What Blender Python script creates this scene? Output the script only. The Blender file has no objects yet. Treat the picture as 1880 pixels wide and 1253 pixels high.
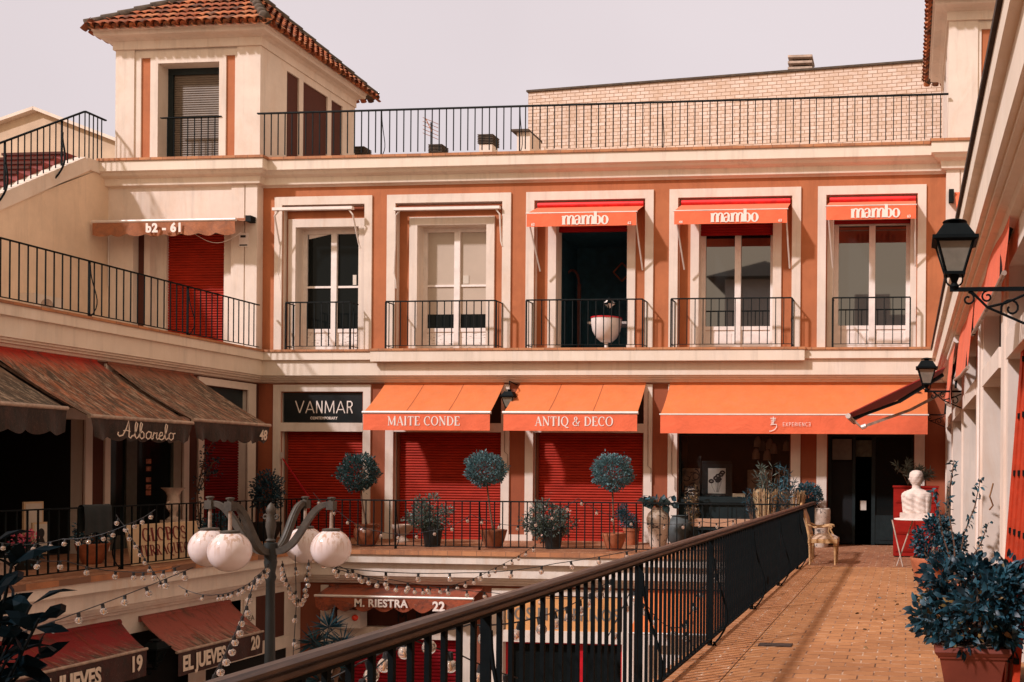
import bpy, math, random
from mathutils import Vector, Matrix
random.seed(7)
R=math.radians
sc=bpy.context.scene
col=sc.collection
# ------------------------------------------------------------------ camera model (metres; terrace paving is z=0, eye 1.5 m)
F=1800.;PX,PY=1494.,868.6
YAW=R(5.43);ROLL=R(.45);EYE=1.5
def ray(px,py):
    u=(px-PX)/F;v=-(py-PY)/F
    c,s=math.cos(ROLL),math.sin(ROLL)
    x=u*c-v*s;y=u*s+v*c
    return (-math.sin(YAW)+x*math.cos(YAW),math.cos(YAW)+x*math.sin(YAW),y)
def onY(px,py,Y):
    d=ray(px,py);t=Y/d[1];return d[0]*t,EYE+d[2]*t
def FX(px,Y,py=700): return onY(px,py,Y)[0]
def onX(px,py,X):
    d=ray(px,py);t=X/d[0];return d[1]*t,EYE+d[2]*t
def onZ(px,py,Z):
    d=ray(px,py);t=(Z-EYE)/d[2];return d[0]*t,d[1]*t
def atY(px,py,Y):
    x,z=onY(px,py,Y);return (x,Y,z)
def atz(px,py,zc):
    d=ray(px,py);return (d[0]*zc,d[1]*zc,EYE+d[2]*zc)
# ------------------------------------------------------------------ mesh collector
WL={}
m_vent=None
SPLIT={'scroll','front_strip','guide_rail','plinth','side_panel','brown_panel','seam','fascia_panel','bay_strip','stall_riser_panel','lower_panel','shop_door','buckle','cap_slats','payment_stickers','folding_arm_'}
def V3(a): return Vector(a)
class MB:
    def __init__(s): s.v=[];s.f=[]
    def add(s,vs,fs):
        n=len(s.v);s.v+= [tuple(v) for v in vs];s.f+=[tuple(i+n for i in f) for f in fs];return s
    def box(s,x0,x1,y0,y1,z0,z1):
        if x0>x1:x0,x1=x1,x0
        if y0>y1:y0,y1=y1,y0
        if z0>z1:z0,z1=z1,z0
        return s.add([(x0,y0,z0),(x1,y0,z0),(x1,y1,z0),(x0,y1,z0),(x0,y0,z1),(x1,y0,z1),(x1,y1,z1),(x0,y1,z1)],
          [(0,3,2,1),(4,5,6,7),(0,1,5,4),(1,2,6,5),(2,3,7,6),(3,0,4,7)])
    def quad(s,a,b,c,d): return s.add([a,b,c,d],[(0,1,2,3)])
    def bar(s,p,q,w,h=None,up=(0,0,1)):
        h=h or w;p=V3(p);q=V3(q);d=(q-p).normalized();u=V3(up)
        if abs(d.dot(u))>.98:u=V3((0,1,0))
        a=d.cross(u).normalized();b=a.cross(d).normalized()
        vs=[]
        for o in (p,q):
            for i,j in ((-1,-1),(1,-1),(1,1),(-1,1)): vs.append(o+a*(i*w/2)+b*(j*h/2))
        return s.add(vs,[(0,1,2,3),(7,6,5,4),(0,4,5,1),(1,5,6,2),(2,6,7,3),(3,7,4,0)])
    def tube(s,pts,r,n=8,cap=True):
        pts=[V3(p) for p in pts];m=len(pts)
        rr=r if isinstance(r,(list,tuple)) else [r]*m
        vs=[];prev=None
        for i,p in enumerate(pts):
            d=(pts[min(i+1,m-1)]-pts[max(i-1,0)]).normalized()
            if prev is None:
                u=V3((0,0,1)) if abs(d.z)<.9 else V3((0,1,0))
                a=d.cross(u).normalized()
            else:
                a=(prev-d*prev.dot(d)).normalized()
            prev=a;b=d.cross(a)
            for k in range(n):
                t=2*math.pi*k/n
                vs.append(p+(a*math.cos(t)+b*math.sin(t))*rr[i])
        fs=[]
        for i in range(m-1):
            for k in range(n):
                fs.append((i*n+k,i*n+(k+1)%n,(i+1)*n+(k+1)%n,(i+1)*n+k))
        if cap: fs.append(tuple(range(n-1,-1,-1)));fs.append(tuple((m-1)*n+k for k in range(n)))
        return s.add(vs,fs)
    def lathe(s,prof,c=(0,0,0),n=24,sx=1,sy=1,axis='z'):
        vs=[];m=len(prof)
        for r,z in prof:
            for k in range(n):
                t=2*math.pi*k/n
                vs.append((c[0]+r*sx*math.cos(t),c[1]+r*sy*math.sin(t),c[2]+z))
        fs=[(i*n+k,i*n+(k+1)%n,(i+1)*n+(k+1)%n,(i+1)*n+k) for i in range(m-1) for k in range(n)]
        fs.append(tuple(range(n-1,-1,-1)));fs.append(tuple((m-1)*n+k for k in range(n)))
        return s.add(vs,fs)
    def sphere(s,c,r,n=16,m=10,sz=1,sx=1,sy=1):
        prof=[(max(1e-4,r*math.sin(math.pi*i/m)),-r*sz*math.cos(math.pi*i/m)) for i in range(m+1)]
        return s.lathe(prof,c,n,sx,sy)
    def islands(s):
        p=list(range(len(s.v)))
        def fd(a):
            while p[a]!=a: p[a]=p[p[a]];a=p[a]
            return a
        for f in s.f:
            for q in f[1:]: p[fd(f[0])]=fd(q)
        g={}
        for f in s.f: g.setdefault(fd(f[0]),[]).append(f)
        out=[]
        for fs in g.values():
            m=MB();ix={}
            for f in fs:
                for q in f:
                    if q not in ix: ix[q]=len(m.v);m.v.append(s.v[q])
                m.f.append(tuple(ix[q] for q in f))
            out.append(m)
        return out
    def build(s,name,mat,parent=None,smooth=False,label=None):
        if name in SPLIT:
            L=s.islands()
            if len(L)>1:
                return [m._build(name,mat,parent,smooth,label) for m in L][0]
        return s._build(name,mat,parent,smooth,label)
    def _build(s,name,mat,parent=None,smooth=False,label=None):
        me=bpy.data.meshes.new(name)
        off=WL.get(parent.name,Vector((0,0,0))) if parent else Vector((0,0,0))
        me.from_pydata([(v[0]-off.x,v[1]-off.y,v[2]-off.z) for v in s.v],[],s.f)
        if mat: me.materials.append(mat)
        if smooth:
            me.polygons.foreach_set('use_smooth',[True]*len(me.polygons))
        me.update()
        o=bpy.data.objects.new(name,me);col.objects.link(o)
        WL[o.name]=off.copy()
        if parent:o.parent=parent
        if smooth and smooth!=2:
            try:
                me.set_sharp_from_angle(angle=R(40))
            except Exception: pass
        if label:o['label']=label
        return o
def thing(name,label,cat,loc=(0,0,0),group=None):
    o=bpy.data.objects.new(name,None);col.objects.link(o);o.location=loc
    o.empty_display_size=.1
    WL[o.name]=Vector(loc);o['label']=label;o['category']=cat
    if group:o['group']=group
    return o
def tag(o,label,cat,group=None):
    o['label']=label;o['category']=cat
    if group:o['group']=group
    return o
def struct(o,label=None):
    o['kind']='structure'
    if label:o['label']=label
    return o
def dup(root,loc,label=None,rz=0,group=None):
    r=root.copy();col.objects.link(r);r.location=loc;r.rotation_euler=(0,0,rz)
    WL[r.name]=Vector(loc)
    if label:r['label']=label
    if group:r['group']=group
    for ch in list(root.children):
        c=ch.copy();col.objects.link(c);c.parent=r
        for g in list(ch.children):
            d=g.copy();col.objects.link(d);d.parent=c
    return r
# ------------------------------------------------------------------ materials
def lin(r,g,b):
    f=lambda c:(c/255/12.92) if c/255<=.04045 else ((c/255+.055)/1.055)**2.4
    return (f(r),f(g),f(b))
class N:
    def __init__(s,name):
        s.m=bpy.data.materials.new(name);s.m.use_nodes=True;s.t=s.m.node_tree;s.n=s.t.nodes;s.l=s.t.links
        s.b=s.n['Principled BSDF'];s.tc=s.n.new('ShaderNodeTexCoord');s.geo=None
    def island(s):
        if not s.geo:s.geo=s.n.new('ShaderNodeNewGeometry')
        return s.geo.outputs['Random Per Island']
    def mapping(s,sc=(1,1,1),rot=(0,0,0),src=None):
        m=s.n.new('ShaderNodeMapping');m.inputs['Scale'].default_value=sc;m.inputs['Rotation'].default_value=rot
        s.l.new(src or s.tc.outputs['Object'],m.inputs['Vector']);return m.outputs[0]
    def noise(s,scale,detail=4,rough=.6,vec=None,dist=0):
        n=s.n.new('ShaderNodeTexNoise');n.inputs['Scale'].default_value=scale;n.inputs['Detail'].default_value=detail
        n.inputs['Roughness'].default_value=rough;n.inputs['Distortion'].default_value=dist
        s.l.new(vec or s.tc.outputs['Object'],n.inputs['Vector']);return n.outputs['Fac']
    def ramp(s,fac,stops):
        r=s.n.new('ShaderNodeValToRGB');s.l.new(fac,r.inputs[0]);e=r.color_ramp.elements
        while len(e)<len(stops): e.new(.5)
        for i,(p,c) in enumerate(stops):
            e[i].position=p;e[i].color=(c[0],c[1],c[2],1) if hasattr(c,'__len__') else (c,c,c,1)
        return r.outputs[0]
    def mix(s,fac,a,b,mode='MIX'):
        m=s.n.new('ShaderNodeMix');m.data_type='RGBA';m.blend_type=mode
        for i,v in ((0,fac),(6,a),(7,b)):
            if hasattr(v,'is_linked') or isinstance(v,bpy.types.NodeSocket): s.l.new(v,m.inputs[i])
            elif i==0: m.inputs[0].default_value=v
            else: m.inputs[i].default_value=(v[0],v[1],v[2],1)
        return m.outputs[2]
    def color(s,c):
        if isinstance(c,bpy.types.NodeSocket): s.l.new(c,s.b.inputs['Base Color'])
        else: s.b.inputs['Base Color'].default_value=(c[0],c[1],c[2],1)
    def bump(s,h,strength=.2,dist=.01):
        b=s.n.new('ShaderNodeBump');b.inputs['Strength'].default_value=strength;b.inputs['Distance'].default_value=dist
        s.l.new(h,b.inputs['Height']);s.l.new(b.outputs[0],s.b.inputs['Normal'])
    def set(s,**k):
        for a,v in k.items(): s.b.inputs[a.replace('_',' ')].default_value=v
        return s
def sc3(c,k): return tuple(min(1,x*k) for x in c)
def stucco(name,c,stain=None,amt=.5,streak=True,rough=.9,lo=.8,hi=1.08,fk=.12):
    n=N(name)
    f=n.noise(1.3,6,.65);base=n.ramp(f,[(.3,sc3(c,lo)),(.7,sc3(c,hi))])
    if stain:
        g=n.noise(2.1,7,.75,n.mapping((1,1,.35)),1.2)
        m=n.ramp(g,[(.5,0.),(.72,amt)])
        base=n.mix(m,base,stain)
    sk=n.noise(1.0,6,.7,n.mapping((5,5,.35)));base=n.mix(n.ramp(sk,[(.52,0.),(.74,.5)]),base,sc3(c,.62))
    fine=n.noise(9,3,.7);base=n.mix(n.ramp(fine,[(.4,.0),(.7,fk)]),base,sc3(c,.75))
    n.color(base);n.bump(n.noise(60,4,.7),.12,.004);n.set(Roughness=rough)
    return n.m
def plain(name,c,rough=.6,metal=0,var=.25,scale=6,bump=0):
    n=N(name);f=n.noise(scale,4,.6)
    n.color(n.ramp(f,[(.3,sc3(c,1-var)),(.7,sc3(c,1+var*.6))]));n.set(Roughness=rough,Metallic=metal)
    if bump:n.bump(n.noise(scale*6,3,.6),bump,.005)
    return n.m
CREAM=(.755,.645,.55);TERRA=(.45,.148,.057)
m_cream=stucco('cream_stucco',CREAM,(.62,.40,.25),.35,lo=.88,hi=1.05)
m_band=stucco('peeling_cream_paint',(.76,.645,.525),(.84,.76,.68),.45,lo=.92,hi=1.04,fk=.05)
m_low=stucco('weathered_cream_paint',(.76,.67,.58),(.58,.38,.24),.6,lo=.82,hi=1.05)
m_terra=stucco('terracotta_stucco',TERRA,(.30,.085,.032),.55,lo=.84,hi=1.1)
m_maroon=stucco('maroon_and_shade_stucco',(.085,.022,.012),None,lo=.85,hi=1.1)  # also stands in for brown stucco in shade
m_brownred=stucco('dark_red_stucco',(.24,.07,.035),None,lo=.85,hi=1.1)
def coping():
    n=N('brick_coping');b=n.n.new('ShaderNodeTexBrick')
    n.l.new(n.mapping((1,1,1),(0,0,0)),b.inputs['Vector'])
    b.inputs['Scale'].default_value=1;b.inputs['Brick Width'].default_value=.28;b.inputs['Row Height'].default_value=.5
    b.inputs['Mortar Size'].default_value=.006
    b.inputs['Color1'].default_value=(.40,.16,.07,1);b.inputs['Color2'].default_value=(.52,.23,.10,1);b.inputs['Mortar'].default_value=(.2,.1,.06,1)
    n.color(n.mix(n.ramp(n.noise(3,5,.7),[(.45,0.),(.75,.7)]),b.outputs[0],(.16,.08,.05)));n.set(Roughness=.85)
    n.bump(n.noise(25,4),.3,.01);return n.m
m_coping=coping()
def paving(name,c1,c2,w,h,rot=0,mort=(.30,.15,.085),stain=.35):
    n=N(name);v=n.mapping((1,1,1),(0,0,rot));b=n.n.new('ShaderNodeTexBrick');n.l.new(v,b.inputs['Vector'])
    b.inputs['Scale'].default_value=1;b.inputs['Brick Width'].default_value=w;b.inputs['Row Height'].default_value=h
    b.inputs['Mortar Size'].default_value=.007;b.inputs['Mortar Smooth'].default_value=.3
    b.inputs['Color1'].default_value=(*c1,1);b.inputs['Color2'].default_value=(*c2,1)
    mc=n.ramp(n.noise(7,3,.6),[(.40,sc3(mort,.22)),(.5,mort),(.58,(.72,.50,.34))]);n.l.new(mc,b.inputs['Mortar'])
    base=n.mix(n.ramp(n.noise(.9,5,.6),[(.35,0.),(.72,stain)]),b.outputs[0],sc3(c1,.5))
    base=n.mix(n.ramp(n.noise(14,4,.7,n.mapping((1,3,1))),[(.45,0.),(.8,.35)]),base,sc3(c1,.7))
    n.color(base);n.set(Roughness=.8)
    inv=n.n.new('ShaderNodeMath');inv.operation='SUBTRACT';inv.inputs[0].default_value=1;n.l.new(b.outputs['Fac'],inv.inputs[1])
    ad=n.n.new('ShaderNodeMath');ad.operation='ADD';n.l.new(inv.outputs[0],ad.inputs[0]);mu=n.n.new('ShaderNodeMath');mu.operation='MULTIPLY';mu.inputs[1].default_value=.25
    n.l.new(n.noise(30,4),mu.inputs[0]);n.l.new(mu.outputs[0],ad.inputs[1])
    n.bump(ad.outputs[0],.5,.006);return n.m
m_pave=paving('walkway_brick',(.44,.185,.066),(.54,.245,.094),.235,.155,stain=.5)
m_pave2=paving('old_terrace_brick',(.31,.12,.052),(.40,.165,.072),.2,.1,0,(.25,.12,.07),.5)
m_border=paving('border_brick',(.42,.165,.06),(.50,.21,.075),.3,.09,0)
m_iron=plain('black_green_iron',(.006,.009,.010),.6,0,.3,8)
m_iron.node_tree.nodes['Principled BSDF'].inputs['Specular IOR Level'].default_value=.06
m_iron2=plain('worn_dark_iron',(.009,.012,.012),.6,0,.4,10)
m_iron2.node_tree.nodes['Principled BSDF'].inputs['Specular IOR Level'].default_value=.1
def hand():
    n=N('worn_brown_handrail');f=n.noise(5,6,.7,n.mapping((14,1,6)))
    n.color(n.ramp(f,[(.3,(.03,.018,.013)),(.6,(.11,.064,.043)),(.8,(.24,.15,.10))]));n.set(Roughness=.42);n.bump(f,.2,.004);return n.m
m_hand=hand()
m_white=plain('white_paint',(.80,.72,.66),.5,0,.12,5)
def peel():
    n=N('flaking_white_paint');f=n.noise(7,7,.8,n.mapping((1.2,1.2,5)),.6)
    n.color(n.ramp(f,[(.38,(.16,.08,.045)),(.44,(.80,.74,.68)),(1,(.86,.80,.76))]));n.set(Roughness=.7);n.bump(f,.4,.006);return n.m
m_peel=peel()
m_blackout=plain('dark_interior',(.004,.004,.004),.95)  # near black colour stands in for the shade inside rooms
m_teal=plain('dark_teal_wall',(.05,.155,.215),.8)
m_glass2=None
def glass(name,c,rough=.04,tr=0,sp=.45):
    n=N(name);n.color(c);n.set(Roughness=rough,Metallic=0,IOR=1.5);n.b.inputs['Transmission Weight'].default_value=tr
    n.b.inputs['Specular IOR Level'].default_value=sp
    return n.m
m_glass=glass('dark_window_glass',(.006,.008,.008),.03,0,.10)
m_glass2=glass('reflecting_window_glass',(.010,.013,.013),.02,0,1.0);m_glass2.node_tree.nodes['Principled BSDF'].inputs['IOR'].default_value=1.8
m_glass_t=glass('shop_glass',(.9,.93,.93),.0,1.0,.25)
m_milk=plain('milky_glass',(.26,.245,.195),.35,0,.3,6)
def shut(name,c):
    n=N(name);f=n.noise(2.5,6,.7,n.mapping((1,1,3)));base=n.ramp(f,[(.3,sc3(c,.7)),(.6,c),(.85,sc3(c,1.3))])
    g=n.ramp(n.noise(4,8,.8,n.mapping((.5,1,7))),[(.62,0.),(.72,.6)])
    n.color(n.mix(g,base,(.55,.30,.22)));n.set(Roughness=.6);n.b.inputs['Specular IOR Level'].default_value=.12;return n.m
m_shut=shut('red_roller_slats',(.40,.027,.011))
m_shut_shade=shut('shaded_red_roller_slats',(.16,.006,.007))  # darker copy of the red slats, shade put into the colour
m_shutg=plain('grey_brown_slats',(.16,.12,.085),.6,0,.2,4)
def cloth(name,c,dirt=None,amt=.6,scale=(1,1,1),thr=(.45,.7),rough=.85,two=True):
    n=N(name);f=n.noise(3,4,.6);base=n.ramp(f,[(.3,sc3(c,.88)),(.7,sc3(c,1.06))])
    if dirt:
        g=n.noise(3.2,8,.78,n.mapping(scale),.8);base=n.mix(n.ramp(g,[(thr[0],0.),(thr[1],amt)]),base,dirt)
        g2=n.noise(26,4,.9,n.mapping(scale));base=n.mix(n.ramp(g2,[(.62,0.),(.72,amt*.8)]),base,(.45,.33,.24))
    n.color(base);n.set(Roughness=rough);n.bump(n.noise(4.5,5,.62,n.mapping((1,1,1)),.6),.55,.03)
    n.b.inputs['Sheen Weight'].default_value=.15
    # thin cloth lets a little sun through
    tr=n.n.new('ShaderNodeBsdfTranslucent');n.l.new(n.b.inputs['Base Color'].links[0].from_socket,tr.inputs[0])
    mx=n.n.new('ShaderNodeMixShader');mx.inputs[0].default_value=.12
    out=n.n['Material Output'];n.l.new(n.b.outputs[0],mx.inputs[1]);n.l.new(tr.outputs[0],mx.inputs[2]);n.l.new(mx.outputs[0],out.inputs[0])
    return n.m
def mould(name,top,mid,k=1.0,gs=.12,gl=1.1,sc=(.7,3.8,1),axis=0,sgn=1):
    n=N(name);sx=n.n.new('ShaderNodeSeparateXYZ');n.l.new(n.tc.outputs['Object'],sx.inputs[0])
    mr=n.n.new('ShaderNodeMapRange');n.l.new(sx.outputs[axis],mr.inputs[0]);mr.inputs[1].default_value=gs*sgn;mr.inputs[2].default_value=gl*sgn
    base=n.mix(mr.outputs[0],top,mid)
    st=n.noise(2.3,8,.72,n.mapping(sc),.9);ad=n.n.new('ShaderNodeMath');ad.operation='MULTIPLY_ADD';n.l.new(mr.outputs[0],ad.inputs[0]);ad.inputs[1].default_value=.14;n.l.new(st,ad.inputs[2])
    base=n.mix(n.ramp(ad.outputs[0],[(.51,0.),(.67,.92*k)]),base,(.045,.036,.024))
    bl=n.noise(1.5,5,.6,n.mapping((1,2.2,1)));base=n.mix(n.ramp(bl,[(.52,0.),(.70,.55*k)]),base,(.09,.055,.035))
    pl=n.noise(5.5,6,.8,n.mapping((sc[0]*.8,sc[1],sc[2])));m2=n.n.new('ShaderNodeMath');m2.operation='MULTIPLY';n.l.new(n.ramp(pl,[(.50,0.),(.62,.75)]),m2.inputs[0]);n.l.new(mr.outputs[0],m2.inputs[1])
    base=n.mix(m2.outputs[0],base,(.50,.37,.27))
    sp=n.noise(60,3,.9);base=n.mix(n.ramp(sp,[(.64,0.),(.70,.6)]),base,(.50,.38,.28))
    n.color(base);n.set(Roughness=.9);return n.m
m_orange=cloth('orange_canvas',(.72,.185,.045),(.56,.20,.085),.55,(1,1,1),(.42,.72))
m_coral=cloth('coral_canvas',(.92,.175,.07))
m_slack=cloth('bright_orange_red_canvas',(.88,.14,.045))
m_seam=plain('dark_seam_thread',(.28,.06,.02),.9)
m_redcan=mould('deep_red_canvas',(.24,.016,.016),(.22,.03,.025),.95,.35,.85,(.8,3,1))
m_redplain=cloth('plain_deep_red_canvas',(.36,.02,.018))
m_dusty=mould('mouldy_orange_canvas',(.42,.03,.014),(.40,.13,.055),1,.05,.45)
m_dusty2=mould('mouldy_brown_canvas',(.27,.085,.045),(.30,.125,.07),1.0,.0,.4)
m_dusty0=mould('grimy_brown_canvas',(.16,.09,.055),(.13,.08,.05),1.0)
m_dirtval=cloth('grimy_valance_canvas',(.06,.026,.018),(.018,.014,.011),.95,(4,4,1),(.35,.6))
m_faded=mould('faded_red_canvas',(.30,.075,.055),(.33,.115,.085),.95,.3,.85,(.8,3,1))
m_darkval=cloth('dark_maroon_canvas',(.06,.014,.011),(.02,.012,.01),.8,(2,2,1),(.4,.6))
m_rust=cloth('rusty_orange_canvas',(.36,.075,.026),(.03,.02,.016),.9,(.5,.5,.8),(.46,.62))
m_tan=cloth('sun_bleached_orange_canvas',(.42,.15,.06),(.16,.07,.04),.8,(1,1,1),(.45,.7))
m_letter=plain('cream_lettering',(.84,.74,.66),.6,0,.05)
m_letter2=plain('yellowed_lettering',(.76,.64,.52),.6,0,.1)
m_signblk=plain('black_sign_board',(.008,.011,.012),.35)
m_redwood=shut('red_painted_wood',(.34,.016,.010))
m_redpanel=shut('orange_red_painted_wood',(.55,.055,.02))
m_terrapot=plain('terracotta_clay',(.42,.13,.055),.7,0,.4,5,.3)
m_terrapot2=plain('dark_terracotta',(.17,.034,.018),.55,0,.25,4,.1)
m_glazed=plain('glazed_brown_clay',(.26,.085,.04),.25,0,.5,4,.1)
m_blackpot=plain('black_plastic',(.012,.016,.016),.5)
m_stone=plain('pale_stone',(.50,.38,.30),.9,0,.35,6,.4)
m_plaster=plain('white_plaster',(.72,.60,.52),.8,0,.18,14,.3)
def paintedvase():
    n=N('painted_ceramic');f=n.noise(5,6,.75,n.mapping((1,1,.8)),1.5)
    n.color(n.ramp(f,[(.54,(.60,.50,.41)),(.585,(.04,.04,.045)),(.66,(.04,.04,.045)),(.7,(.48,.36,.28))]));n.set(Roughness=.45);return n.m
m_vase=paintedvase()
m_jar=plain('blue_grey_clay',(.07,.085,.085),.6,0,.3,6,.3)
def leafm(name,c1,c2,rough=.45,trans=.25):
    n=N(name);n.color(n.ramp(n.island(),[(0,c1),(.7,c2),(1,sc3(c2,1.7))]));n.set(Roughness=rough)
    tr=n.n.new('ShaderNodeBsdfTranslucent');n.l.new(n.b.inputs['Base Color'].links[0].from_socket,tr.inputs[0])
    mx=n.n.new('ShaderNodeMixShader');mx.inputs[0].default_value=trans
    n.l.new(n.b.outputs[0],mx.inputs[1]);n.l.new(tr.outputs[0],mx.inputs[2]);n.l.new(mx.outputs[0],n.n['Material Output'].inputs[0]);return n.m
m_leaf=leafm('blue_green_leaves',(.012,.044,.056),(.042,.115,.145))
m_leaf_d=leafm('deep_teal_leaves',(.005,.024,.036),(.017,.070,.098))
m_leaf_g=leafm('dark_green_leaves',(.010,.032,.034),(.034,.082,.084))
m_leaf_t=leafm('pale_blue_green_leaves',(.035,.085,.095),(.10,.20,.22))
m_leaf_l=leafm('silver_green_leaves',(.045,.075,.062),(.13,.165,.135))
m_leaf_dry=leafm('dry_brown_leaves',(.05,.03,.015),(.20,.13,.06))
m_leaf_dk=leafm('shaded_near_leaves',(.0012,.0035,.005),(.003,.009,.013))  # shade on these leaves is put into the base colour
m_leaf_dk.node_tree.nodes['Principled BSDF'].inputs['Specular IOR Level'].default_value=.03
m_straw=leafm('straw_stems',(.40,.24,.12),(.70,.48,.28))
m_bark=plain('grey_brown_bark',(.14,.075,.045),.9,0,.3,12,.3)
def tiles():
    n=N('old_barrel_tiles');i=n.island()
    c=n.ramp(i,[(0,(.10,.045,.028)),(.25,(.30,.085,.035)),(.55,(.46,.13,.05)),(.8,(.55,.20,.08)),(1,(.26,.12,.07))])
    g=n.ramp(n.noise(3.5,6,.75),[(.48,0.),(.68,.85)])
    n.color(n.mix(g,c,(.05,.035,.025)));n.set(Roughness=.9);n.bump(n.noise(40,4),.4,.01);return n.m
m_tile=tiles()
m_tiledk=plain('lichen_grey_tiles',(.09,.065,.045),.95,0,.5,10,.4)
def wbrick():
    n=N('pale_brick_wall');b=n.n.new('ShaderNodeTexBrick')
    n.l.new(n.mapping((1,1,1),(R(90),0,0)),b.inputs['Vector'])
    b.inputs['Scale'].default_value=1;b.inputs['Brick Width'].default_value=.26;b.inputs['Row Height'].default_value=.098
    b.inputs['Mortar Size'].default_value=.009;b.inputs['Color1'].default_value=(.66,.50,.39,1);b.inputs['Color2'].default_value=(.74,.60,.51,1)
    b.inputs['Mortar'].default_value=(.25,.14,.08,1)
    n.color(n.mix(n.ramp(n.noise(1.1,7,.75),[(.45,0.),(.75,.65)]),n.mix(n.ramp(n.noise(7,2,.5,n.mapping((.6,1,1.6))),[(.5,0.),(.62,.35)]),b.outputs[0],(.48,.30,.18)),(.44,.29,.19)));n.set(Roughness=.9)
    return n
wb=wbrick();m_wbrick=wb.m
m_gilt=plain('worn_gilt_wood',(.58,.35,.16),.5,.1,.45,9,.2)
m_uphol=cloth('pale_striped_upholstery',(.70,.50,.35),(.46,.26,.15),.5,(1,9,1),(.45,.5))
m_greypaint=plain('dark_green_joinery',(.012,.020,.021),.5)
m_greypaint.node_tree.nodes['Principled BSDF'].inputs['Specular IOR Level'].default_value=.2
m_bronze=plain('verdigris_grey_iron',(.066,.054,.040),.6,.0,.5,9,.3)
m_blackpole=plain('dark_green_pole',(.010,.013,.011),.55,0)
def globem():
    n=N('opal_globe_glass');f=n.noise(4,4,.6,n.mapping((6,6,.35)));sx=n.n.new('ShaderNodeSeparateXYZ');n.l.new(n.tc.outputs['Generated'],sx.inputs[0])
    mu=n.n.new('ShaderNodeMath');mu.operation='MULTIPLY';n.l.new(n.ramp(f,[(.50,0.),(.60,1.)]),mu.inputs[0]);n.l.new(n.ramp(sx.outputs[2],[(.35,0.),(.97,.85)]),mu.inputs[1])
    du=n.mix(n.ramp(n.noise(5,5,.6),[(.4,0.),(.75,.35)]),(.80,.69,.66),(.62,.50,.46))
    n.color(n.mix(mu.outputs[0],du,(.42,.22,.10)));n.set(Roughness=.10);n.b.inputs['Subsurface Weight'].default_value=.15;n.b.inputs['Subsurface Radius'].default_value=(.1,.08,.06)
    return n.m
m_globe=globem()
def bulbm():
    n=N('clear_bulb_glass');n.color((1,.95,.88));n.set(Roughness=.05,IOR=1.35);n.b.inputs['Transmission Weight'].default_value=.85
    n.b.inputs['Coat Weight'].default_value=.6;return n.m
m_bulb=bulbm()
m_fila=plain('filament_metal',(.7,.35,.12),.3,.6)
m_cable=plain('black_cable',(.01,.01,.01),.6)
m_paper=plain('aged_paper',(.62,.55,.46),.8,0,.15,3)
m_ink=plain('black_ink',(.012,.012,.012),.7)
m_board=plain('yellowed_board',(.60,.42,.25),.7,0,.2,2)
m_redpaint=plain('dark_red_lettering',(.17,.018,.014),.6)
m_grey=plain('grey_lettering',(.19,.16,.13),.7)
m_alarm=plain('red_alarm_lens',(.8,.05,.02),.25)
m_alum=plain('white_aluminium',(.74,.66,.60),.4,.2,.1)
m_grimyalum=plain('grimy_aluminium',(.42,.31,.24),.6,.1,.4,12)
m_yellowsign=plain('ochre_sign_panel',(.70,.34,.12),.7,0,.15,2)
m_cushion=cloth('tan_cushion',(.52,.29,.17))
m_redgloss=plain('glossy_crimson_paint',(.52,.008,.018),.35)
m_ground=plain('courtyard_paving_stone',(.30,.20,.13),.9,0,.2,2)
# ------------------------------------------------------------------ helpers for architecture
def sweep(path,prof,ends=True):
    """extrude profile [(offset,z)] along path; offset goes to the right-hand side"""
    mb=MB();n=len(path);P=[Vector(p) for p in path];rows=[]
    for i in range(n):
        if i==0:d0=d1=(P[1]-P[0]).normalized()
        elif i==n-1:d0=d1=(P[-1]-P[-2]).normalized()
        else:d0=(P[i]-P[i-1]).normalized();d1=(P[i+1]-P[i]).normalized()
        n0=Vector((d0.y,-d0.x));n1=Vector((d1.y,-d1.x));m=(n0+n1);m=m/m.dot(n0) if m.length>1e-6 else n0
        rows.append([(P[i].x+m.x*o,P[i].y+m.y*o,z) for o,z in prof])
    k=len(prof);vs=[v for r in rows for v in r];fs=[]
    for i in range(n-1):
        for j in range(k-1): fs.append((i*k+j,i*k+j+1,(i+1)*k+j+1,(i+1)*k+j))
    if ends: fs.append(tuple(range(k)));fs.append(tuple(range((n-1)*k+k-1,(n-1)*k-1,-1)))
    mb.add(vs,fs);return mb
def wallgrid(mb,a0,a1,z0,z1,holes,P):
    """plane wall with rectangular holes. P(a,z)->xyz; holes=(a0,a1,z0,z1)"""
    A=sorted(set([a0,a1]+[min(max(h[i],a0),a1) for h in holes for i in (0,1)]))
    Z=sorted(set([z0,z1]+[min(max(h[i],z0),z1) for h in holes for i in (2,3)]))
    for i in range(len(A)-1):
        for j in range(len(Z)-1):
            ca=(A[i]+A[i+1])/2;cz=(Z[j]+Z[j+1])/2
            if any(h[0]<ca<h[1] and h[2]<cz<h[3] for h in holes): continue
            mb.quad(P(A[i],Z[j]),P(A[i+1],Z[j]),P(A[i+1],Z[j+1]),P(A[i],Z[j+1]))
    return mb
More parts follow.
